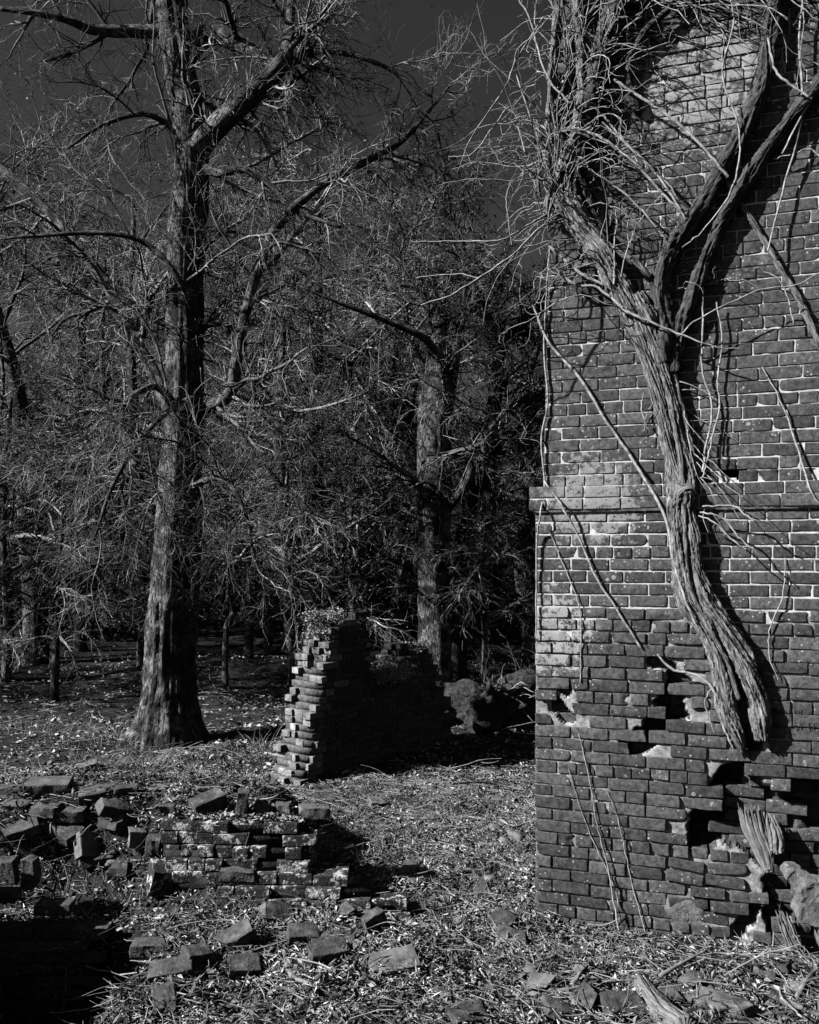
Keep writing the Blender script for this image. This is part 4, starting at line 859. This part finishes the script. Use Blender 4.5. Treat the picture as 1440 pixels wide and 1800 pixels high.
# ---------------------------------------------------------------- trees
gtree = np.random.default_rng(81)
def tpath(pts): return [[*at(px, py, Y_), w/2/1440*Y_] for px, py, Y_, w in pts]
def resample(PR, k): D = catmull(np.array(PR, float), k); return D[:, :3], D[:, 3]
def make_tree(name, label, trunk, limbs, m=M_bark, mt=M_twig, sides=36, flare=(.26, .32, .5), n=(60, 700, 4200), lens=((1.0, 3.0), (.4, 1.3), (.15, .55)), bias=(0, 0, -.5), rmin=(.012, .006, .0035), leaves=0, lsize=(.02, .04), ml=M_bud, g=gtree, cat='tree', tmin=.25, seed=1, extra=None, amp=.10, twigs_on_trunk=.5):
    b = np.array(trunk[0][:3]); o = empty(name, tuple(b), label, cat)
    a = Acc(); hero(a, trunk, sides, .03, amp, 18 if sides > 60 else 12, flare, seed, .15, .08, False, 5, .03); a.build('trunk', m, o, True, b, True)
    PP = []; RR = []
    for i, l in enumerate(limbs):
        a = Acc(); hero(a, l, 16, .04, .09, 7, None, seed+i, .4, .10, True, 5); a.build('limb', m, o, True, b, True)
        p, r = resample(l, 12); PP.append(p); RR.append(r)
    p, r = resample(trunk, 12); h = int(12*tmin); pt, rt = resample(np.array(trunk)[len(trunk)//3:], 12); PP.append(pt); RR.append(rt*.4)
    P = np.array(PP); Rr = np.array(RR)
    l1, r1_ = spawn(P, Rr, n[0], lens[0], (25, 75), 12, .15, np.array(bias)*.6, .45, rmin=rmin[0], g=g, tmin=.1)
    l2, r2_ = spawn(l1, r1_, n[1], lens[1], (20, 70), 8, .22, np.array(bias), .5, rmin=rmin[1], g=g, tmin=.1)
    l3, r3_ = spawn(np.concatenate([l2]), r2_, n[2], lens[2], (15, 65), 5, .26, np.array(bias)*1.0, .6, rmin=rmin[2], g=g, tmin=.1)
    a = Acc()
    for q in range(len(l1)): pass
    V, Q_ = tubes(l1, r1_, 6); a.add(V, Q_); tag(a.build('branches', mt, o, True, b), kind='stuff')
    a = Acc(); V, Q_ = tubes(l2, r2_, 4); a.add(V, Q_); V, Q_ = tubes(l3, r3_, 3); a.add(V, Q_); tag(a.build('twigs', mt, o, False, b), kind='stuff')
    if leaves:
        q = l3[g.integers(0, len(l3), leaves), g.integers(1, 5, leaves)]+g.normal(size=(leaves, 3))*.02
        V, F = leafmesh(q-b, lsize[0]+(lsize[1]-lsize[0])*g.random(leaves), g, .1); l_ = obj('foliage', mesh('foliage', V, F, ml), o); l_['kind'] = 'stuff'
    return o, (l1, r1_)
Y1 = 9.0
t1 = tpath([(293, 1308, Y1, 98), (296, 1270, Y1, 94), (299, 1200, Y1, 86), (303, 1100, Y1, 80), (310, 1000, Y1, 76), (317, 880, Y1, 70), (322, 750, Y1, 64), (325, 620, Y1, 60), (326, 500, Y1, 58), (330, 400, Y1, 60), (337, 300, Y1, 54), (333, 220, Y1, 52), (318, 130, Y1, 50), (305, 40, Y1, 48), (300, -60, Y1, 46), (298, -200, Y1, 40), (296, -420, Y1, 22)])
l1s = [tpath([(345, 262, Y1-.05, 40), (385, 220, Y1-.3, 37), (430, 178, Y1-.5, 35), (480, 130, Y1-.7, 33), (503, 95, Y1-.7, 24), (510, 40, Y1-.3, 16), (515, -40, Y1-.3, 12)]),
       tpath([(328, 110, Y1, 30), (350, 70, Y1+.1, 32), (385, 62, Y1, 32), (430, 82, Y1-.1, 26), (490, 115, Y1-.3, 16), (560, 90, Y1-.4, 10), (660, 110, Y1-.5, 7), (760, 170, Y1-.6, 4)]),
       tpath([(295, 55, Y1, 22), (230, 55, Y1, 20), (165, 52, Y1-.1, 17), (120, 35, Y1-.2, 13), (60, 22, Y1-.3, 10), (0, 15, Y1-.3, 8)]),
       tpath([(345, 722, Y1, 24), (375, 712, Y1-.1, 22), (405, 690, Y1-.3, 20), (415, 640, Y1-.4, 19), (430, 560, Y1-.4, 18), (455, 470, Y1-.4, 17), (490, 395, Y1-.4, 16), (560, 330, Y1-.4, 13), (640, 285, Y1-.4, 11), (705, 250, Y1-.4, 8), (750, 200, Y1-.4, 6), (795, 145, Y1-.4, 4)]),
       tpath([(300, 720, Y1+.1, 26), (262, 640, Y1+.3, 22), (215, 545, Y1+.5, 20), (150, 450, Y1+.7, 18), (70, 355, Y1+.9, 15), (0, 295, Y1+1, 13), (-90, 230, Y1+1.2, 9)]),
       tpath([(345, 560, Y1, 16), (320, 500, Y1-.5, 12), (260, 430, Y1-.6, 9), (180, 410, Y1-.7, 8), (60, 415, Y1-.8, 6), (0, 420, Y1-.8, 4)]),
       tpath([(350, 290, Y1, 14), (385, 305, Y1-.3, 14), (430, 298, Y1-.4, 12), (480, 330, Y1-.4, 11), (520, 370, Y1-.4, 8), (600, 400, Y1-.5, 5)]),
       tpath([(310, 720, Y1, 20), (275, 680, Y1-.8, 12), (220, 710, Y1-1.3, 9), (215, 780, Y1-1.5, 7), (240, 820, Y1-1.6, 6)]),
       tpath([(345, 700, Y1, 16), (300, 720, Y1-.9, 10), (250, 770, Y1-1.5, 9), (200, 850, Y1-1.8, 7), (165, 950, Y1-1.9, 5)]),
       tpath([(310, 230, Y1, 14), (290, 215, Y1, 11), (250, 200, Y1-.1, 9), (180, 220, Y1-.2, 6), (120, 260, Y1-.3, 4)]),
       tpath([(330, 860, Y1, 12), (390, 840, Y1-.8, 10), (430, 900, Y1-1, 7), (450, 1000, Y1-1.1, 5)])]
make_tree('bare_tree', 'large bare tree with flared roots and deeply furrowed trunk in the sunny left foreground', t1, l1s, bias=(0, 0, -.25), n=(130, 1700, 13000), leaves=9000, lsize=(.012, .03), seed=1, sides=80, lens=((.7, 2.4), (.35, 1.1), (.12, .5)), rmin=(.009, .0042, .0023), amp=.12)
# drooping sunlit sprays hanging in front of the trunk
Y2 = 11.5
t2 = tpath([(768, 1262, Y2, 64), (765, 1210, Y2, 58), (763, 1100, Y2, 54), (762, 1000, Y2, 54), (762, 880, Y2, 56), (765, 760, Y2, 58), (768, 690, Y2, 56), (768, 650, Y2, 44), (770, 620, Y2, 34), (774, 590, Y2, 24), (779, 566, Y2, 12)])
l2s = [tpath([(766, 618, Y2-.2, 15), (742, 592, Y2-.4, 13), (700, 572, Y2-.5, 11), (650, 552, Y2-.6, 9), (590, 530, Y2-.7, 6), (530, 505, Y2-.8, 4)]), tpath([(786, 720, Y2, 22), (797, 640, Y2, 20), (802, 600, Y2, 16), (806, 574, Y2, 8)]), tpath([(750, 700, Y2, 20), (742, 650, Y2, 18), (720, 600, Y2+.1, 14), (712, 540, Y2+.2, 9), (700, 480, Y2+.3, 6), (710, 420, Y2+.3, 4)]), tpath([(784, 900, Y2, 16), (820, 850, Y2-.4, 13), (832, 810, Y2-.5, 11), (860, 760, Y2-.5, 9), (905, 700, Y2-.5, 6)]),
       tpath([(790, 570, Y2, 8), (765, 535, Y2-.2, 7), (740, 510, Y2-.3, 6), (700, 500, Y2-.4, 4)]), tpath([(775, 640, Y2, 16), (762, 590, Y2+.2, 14), (775, 550, Y2+.3, 9), (790, 480, Y2+.4, 6)])]
make_tree('snapped_tree', 'straight furrowed trunk with broken top standing behind the ruined wall', t2, l2s, n=(34, 420, 2600), seed=3, leaves=6000, lsize=(.03, .06), ml=M_ever, sides=40, flare=(.3, .3, 1.2))
Y3 = 12.6
t3 = tpath([(800, 1250, Y3, 50), (797, 1150, Y3, 46), (796, 1050, Y3, 44), (800, 950, Y3, 46), (815, 870, Y3, 50), (845, 800, Y3, 54), (880, 755, Y3, 50), (925, 718, Y3, 40), (975, 690, Y3, 30), (1040, 640, Y3, 22)])
l3s = [tpath([(868, 760, Y3, 30), (870, 700, Y3, 24), (872, 640, Y3, 24), (885, 600, Y3, 26), (920, 560, Y3, 26), (965, 525, Y3, 24), (1020, 470, Y3, 18)]), tpath([(870, 640, Y3, 14), (862, 590, Y3, 13), (848, 530, Y3, 12), (828, 480, Y3, 10), (805, 410, Y3, 8), (780, 370, Y3, 6), (740, 360, Y3, 4)]),
       tpath([(800, 905, Y3, 22), (830, 868, Y3, 14), (828, 820, Y3, 12), (845, 790, Y3, 12)]), tpath([(790, 1000, Y3, 30), (740, 880, Y3, 30), (722, 790, Y3, 30), (700, 700, Y3, 32), (680, 650, Y3, 28), (640, 610, Y3, 16)])]
make_tree('live_oak', 'dark crooked mossy tree forking low behind the snapped trunk', t3, l3s, m=M_barkd, mt=M_twigd, n=(60, 700, 3000), seed=5, leaves=13000, lsize=(.03, .075), ml=M_ever, sides=24, flare=(.3, .3, 2), lens=((.8, 2.4), (.4, 1.2), (.15, .5)), bias=(0, 0, -.3))
# hanging moss beards on that tree
ms = Acc()
for (px, py) in ((850, 835), (870, 820), (905, 760), (940, 740), (1000, 700), (700, 720), (820, 880)):
    p = at(px, py, Y3); n = 60; P = np.empty((n, 6, 3)); P[:, 0] = p+gt.normal(size=(n, 3))*np.array([.10, .15, .04]); d = np.tile([0, 0, -1.], (n, 1))
    for q in range(1, 6): d = nrm(d+gt.normal(size=(n, 3))*.12); P[:, q] = P[:, q-1]+d*(.05+.12*gt.random((n, 1)))
    V, Q_ = tubes(P, np.full((n, 6), .004), 3); ms.add(V, Q_)
o = ms.build('hanging_moss', M_moss, None, False, at(850, 835, Y3)); o.location = at(850, 835, Y3); tag(o, 'ragged beards of grey moss hanging from the dark crooked tree', 'moss', kind='stuff')
# slimmer trees behind, each its own
defs = [
 ('leaning dim trunk close behind the snapped tree, left side', [(693, 1185, 13.2, 44), (702, 1090, 13.2, 40), (718, 1000, 13.2, 32), (740, 920, 13.2, 26), (760, 800, 13.2, 20), (770, 600, 13.2, 10)], 0),
 ('slim straight trunk rising behind the left edge of the ruined wall', [(555, 1200, 14.5, 22), (556, 1050, 14.5, 20), (558, 850, 14.5, 20), (560, 650, 14.5, 17), (560, 450, 14.5, 12), (556, 280, 14.5, 6)], 2),
 ('dark trunk directly left of the ruined wall with roots in the leaves', [(527, 1235, 12.2, 30), (516, 1150, 12.2, 22), (508, 1050, 12.2, 22), (502, 900, 12.2, 20), (490, 760, 12.2, 16), (500, 560, 12.2, 8)], 0),
 ('thin sunlit trunk midway between the big tree and the ruined wall', [(434, 1195, 14.3, 20), (438, 1130, 14.3, 16), (445, 1060, 14.3, 14), (450, 960, 14.3, 12), (440, 800, 14.3, 9), (450, 640, 14.3, 5)], 2),
 ('dark trunk showing just left of the big foreground tree', [(254, 1205, 13.5, 30), (256, 1120, 13.5, 27), (250, 980, 13.5, 24), (240, 800, 13.5, 20), (230, 600, 13.5, 14), (235, 380, 13.5, 7)], 2),
 ('broad dark trunk in the deep shade at far left', [(60, 1230, 14.8, 46), (62, 1100, 14.8, 40), (52, 900, 14.8, 36), (30, 700, 14.8, 30), (-20, 500, 14.8, 20), (-60, 300, 14.8, 12)], 0),
 ('grey trunk in the shade left of centre of the left wood', [(140, 1210, 16.5, 24), (142, 1080, 16.5, 22), (135, 900, 16.5, 20), (140, 700, 16.5, 16), (150, 480, 16.5, 9)], 0),
 ('short crooked tree in shade right behind the tower edge', [(925, 1245, 14.0, 26), (930, 1120, 14.0, 24), (915, 980, 14.0, 22), (935, 860, 14.0, 18), (925, 700, 14.0, 12), (960, 560, 14.0, 6)], 2),
 ('pale slender trunk behind the crooked tree', [(655, 1190, 17, 18), (652, 1050, 17, 18), (648, 880, 17, 16), (655, 700, 17, 12), (650, 480, 17, 6)], 0),
 ('slender dark stem beside the thin sunlit trunk', [(470, 1185, 16, 14), (472, 1080, 16, 13), (466, 900, 16, 12), (460, 700, 16, 9), (465, 500, 16, 5)], 2),
 ('farther trunk between the dark left trunks', [(190, 1195, 18, 18), (188, 1050, 18, 18), (192, 880, 18, 16), (180, 650, 18, 10), (185, 450, 18, 5)], 2),
 ('farther trunk far back right of the snapped tree', [(865, 1190, 18, 20), (868, 1050, 18, 18), (862, 880, 18, 16), (870, 720, 18, 10), (860, 600, 18, 5)], 1)]
EXTRA = [
 ('low bare sapling with fine pale twigs left of the big tree', [(95, 1255, 11.2, 14), (98, 1150, 11.2, 12), (104, 1040, 11.2, 9), (110, 900, 11.2, 5)], 0),
 ('low bare sapling between the big tree and the ruined wall', [(398, 1250, 11.8, 12), (396, 1150, 11.8, 10), (402, 1030, 11.8, 8), (396, 900, 11.8, 4)], 2),
 ('twiggy young tree right above the ruined wall', [(620, 1215, 12.8, 14), (622, 1100, 12.8, 12), (616, 960, 12.8, 9), (625, 780, 12.8, 5)], 0),
 ('twiggy sapling between the snapped tree and the tower', [(850, 1235, 12.0, 12), (853, 1130, 12.0, 10), (846, 1030, 12.0, 8), (855, 920, 12.0, 4)], 2),
 ('fine-twigged young tree at the left picture edge', [(8, 1235, 12.4, 16), (14, 1100, 12.4, 14), (6, 940, 12.4, 10), (20, 700, 12.4, 5)], 2)]
# four shared crowns, turned and scaled for each tree
crowns = []
for v in range(4):
    ax_ = np.array([[0, 0, 1.2, .05], [.1, 0, 2.5, .04], [0, .1, 4, .03], [-.1, 0, 5.6, .012]])
    p, r = resample(ax_, 12); l0, r0_ = spawn(p[None], r[None], 34, (1.2, 3.0), (35, 80), 12, .13, (0, 0, -.35), .7, rmin=.012, g=gtree, tmin=.02)
    l1_, r1_ = spawn(l0, r0_, 420, (.4, 1.4), (20, 65), 8, .15, (0, 0, -.5), .5, rmin=.007, g=gtree); l2_, r2_ = spawn(l1_, r1_, 2600, (.15, .6), (20, 65), 5, .16, (0, 0, -.5), .6, rmin=.0045, g=gtree)
    a = Acc()
    for P_, R__, s_ in ((l0, r0_, 5), (l1_, r1_, 4), (l2_, r2_, 3)): V, Q_ = tubes(P_, R__, s_); a.add(V, Q_)
    tw = a.build('twigs', M_twig if v in (0, 2) else M_twigd); me = tw.data; bpy.data.objects.remove(tw)
    nl = (9000, 22000, 9000, 30000)[v]; q = l2_[gtree.integers(0, len(l2_), nl), gtree.integers(1, 5, nl)]+gtree.normal(size=(nl, 3))*.06
    V, F = leafmesh(q, (.03, .045, .03, .05)[v]*(.5+.9*gtree.random(nl)), gtree, .1); fm = mesh('foliage', V, F, M_ever if v in (1, 3) else M_bud); crowns.append((me, fm))

for i, (lb, pts, v) in enumerate(defs+EXTRA):
    tr = tpath(pts); b = np.array(tr[0][:3]); b[2] = float(terrain(b[0], b[1])); tr[0][2] = min(tr[0][2], b[2]-.05); o = empty('tree', tuple(b), lb, 'tree', 'trees of the wood behind the ruins')
    a = Acc(); hero(a, tr, 20, .06, .09, 9, (.25, .25, i), i, .2, .08, False, 5); a.build('trunk', M_bark if v in (0, 2) else M_barkd, o, True, b, True)
    for nm, me in ((('twigs', crowns[v][0]),) if i in (7, 11) else (('twigs', crowns[v][0]), ('foliage', crowns[v][1]))):
        c_ = obj(nm, me, o); c_['kind'] = 'stuff'; top = np.array(tr[-1][:3]); sc = (top[2]-b[2]+1.2)/6.2
        c_.location = ((top[0]-b[0])*.5, (top[1]-b[1])*.5, 0); c_.rotation_euler = (0, 0, i*1.3); c_.scale = (max(.8, sc), max(.8, sc), sc)
# trees deeper in the wood: trunks and crowns only
far = []
gf = np.random.default_rng(91)
for i in range(26):
    Yf = 18+gf.random()*12; px = gf.random()*1150-60; b = at(px, 1000, Yf); b[2] = float(terrain(b[0], b[1])); v = int(gf.integers(0, 4)); h = 4.5+gf.random()*4
    if 560 < px < 980: h = min(h, 4.2)
    o = empty('tree', tuple(b), 'distant thin tree deep in the dark wood behind the ruins', 'tree', 'distant trees deep in the wood')
    a = Acc(); w = .10+.12*gf.random(); hero(a, [[0, 0, -.1, w], [gf.normal()*.1, 0, h*.3, w*.85], [gf.normal()*.25, 0, h*.7, w*.6], [gf.normal()*.3, 0, h, w*.2]], 10, .15, .08, 7, (.3, .3, i), i, .2, .1, False, 5); a.build('trunk', M_barkd if i % 3 else M_bark, o, True, None, True)
    for nm, me in (('twigs', crowns[v][0]), ('foliage', crowns[v][1])):
        c_ = obj(nm, me, o); c_['kind'] = 'stuff'; c_.rotation_euler = (0, 0, i*2.1); c_.scale = (1.3, 1.3, h/6.0)
# shade trees standing outside the picture on the left
for i, (x_, y_, v, h) in enumerate(((-9.5, 11.6, 3, 7), (-12.5, 13.6, 1, 7))):
    b = np.array([x_, y_, float(terrain(x_, y_))]); o = empty('tree', tuple(b), 'leafy tree left of the picture shading the ground under the wood', 'tree', 'leafy shade trees at the left')
    a = Acc(); hero(a, [[0, 0, -.1, .25], [.1, 0, h*.3, .2], [0, .1, h*.7, .12], [0, 0, h, .04]], 12, .15, .08, 7, (.3, .3, i), i, .2, .1, False, 5); a.build('trunk', M_barkd, o, True, None, True)
    for nm, me in (('twigs', crowns[v][0]), ('foliage', crowns[v][1])):
        c_ = obj(nm, me, o); c_['kind'] = 'stuff'; c_.rotation_euler = (0, 0, i*2.1); c_.scale = (1.2, 1.2, h/6.0)
# the far-off wood that reads as one dark mass
n = 90000; Yf = 17+18*gf.random(n)**.8; x = (gf.random(n)-.5)*Yf*1.25-.5; hmax = 2.9+1.6*vnoise(x*.35+3, Yf*.25)+1.6*vnoise(x*1.1, Yf*.7); z = terrain(x, Yf)+np.abs(hmax)*gf.random(n)**.75
cl = .25*np.stack([vnoise(x*3, Yf*3, z*3), vnoise(x*3+9, Yf*3, z*3), vnoise(x*3, Yf*3+5, z*3)], 1)
V, F = leafmesh(np.stack([x, Yf, z], 1)+cl, .10+.16*gf.random(n), gf, .1); tag(obj('far_wood', mesh('far_wood', V, F, M_ever)), 'dense dark evergreen undergrowth filling the back of the wood', 'undergrowth', kind='stuff')
M_rootp = mat('root_earth', .01, .09, 24, bump=1, bdist=.03, fine=50)
# uprooted root plate and brush beside the tower
mb = at(872, 1262, 9.6); mb[2] = float(terrain(mb[0], mb[1]))
rp = stone('root_plate', (mb[0], mb[1], mb[2]+.26), (.86, .6, .74), (.1, .1, .3), M_rootp, 'ragged uprooted earth and root mound between the snapped tree and the tower', 'root mound', seed=77, rgh=1.1, sub=5)
k1 = np.array([[[-.25, 0, .1], [-.1, -.1, .2], [.1, -.1, .2], [.25, 0, .1]]]); f1, q1 = spawn(k1, np.full((1, 4), .03), 60, (.2, .6), (40, 90), 9, .22, (0, 0, -.3), .6, rmin=.006, g=gt); f1[..., 2] = np.maximum(f1[..., 2], -.22)
a = Acc(); V, Q_ = tubes(f1, q1, 5); a.add(V, Q_); o = a.build('root', M_stick, rp, True); o['kind'] = 'stuff'
log('tree_snag', [[*at(838, 1235, 9.9), .07], [*at(842, 1212, 9.9), .05], [*at(846, 1192, 9.9), .015]], 'small pointed grey snag sticking up beside the root mound', 'stump', seed=8)
a = Acc(); br, rr_ = spawn(np.array([[[.5, 10.2, .25], [1.1, 10.4, .35], [1.8, 10.8, .5], [2.6, 12, .6]]]), np.full((1, 4), .02), 90, (.3, 1.1), (50, 90), 9, .2, (-.2, 0, -.5), .3, rmin=.003, g=gt)
b2, rb2 = spawn(br, rr_, 700, (.1, .5), (20, 60), 5, .22, (0, 0, -.3), .6, rmin=.002, g=gt); V, Q_ = tubes(br, rr_, 5); a.add(V, Q_); V, Q_ = tubes(b2, rb2, 3); a.add(V, Q_)
o = a.build('brush', M_twigd); tag(o, 'tangle of thin dead brush between the root mound and the tower', 'brush', kind='stuff')
# thin vapour trail
P = np.array([[[-30, 900, 420], [120, 900, 470.]]]); P = np.array([[at(655, 294, 900), at(790, 262, 900), at(935, 232, 900)]]); V, Q_ = tubes(P, np.array([[2.6, 2.2, 1.6]]), 12)
m = bpy.data.materials.new('vapour'); m.use_nodes = True; N = m.node_tree.nodes; L = m.node_tree.links; tr_ = N.new('ShaderNodeBsdfTransparent'); mx = N.new('ShaderNodeMixShader'); df = N.new('ShaderNodeBsdfDiffuse'); df.inputs[0].default_value = (.8, .8, .8, 1)
mx.inputs[0].default_value = .07; L.new(tr_.outputs[0], mx.inputs[1]); L.new(df.outputs[0], mx.inputs[2]); L.new(mx.outputs[0], N['Material Output'].inputs[0])
tag(obj('vapour_trail', mesh('vapour_trail', V, Q_, m)), 'faint thin vapour trail high in the sky left of the tower', 'vapour trail')
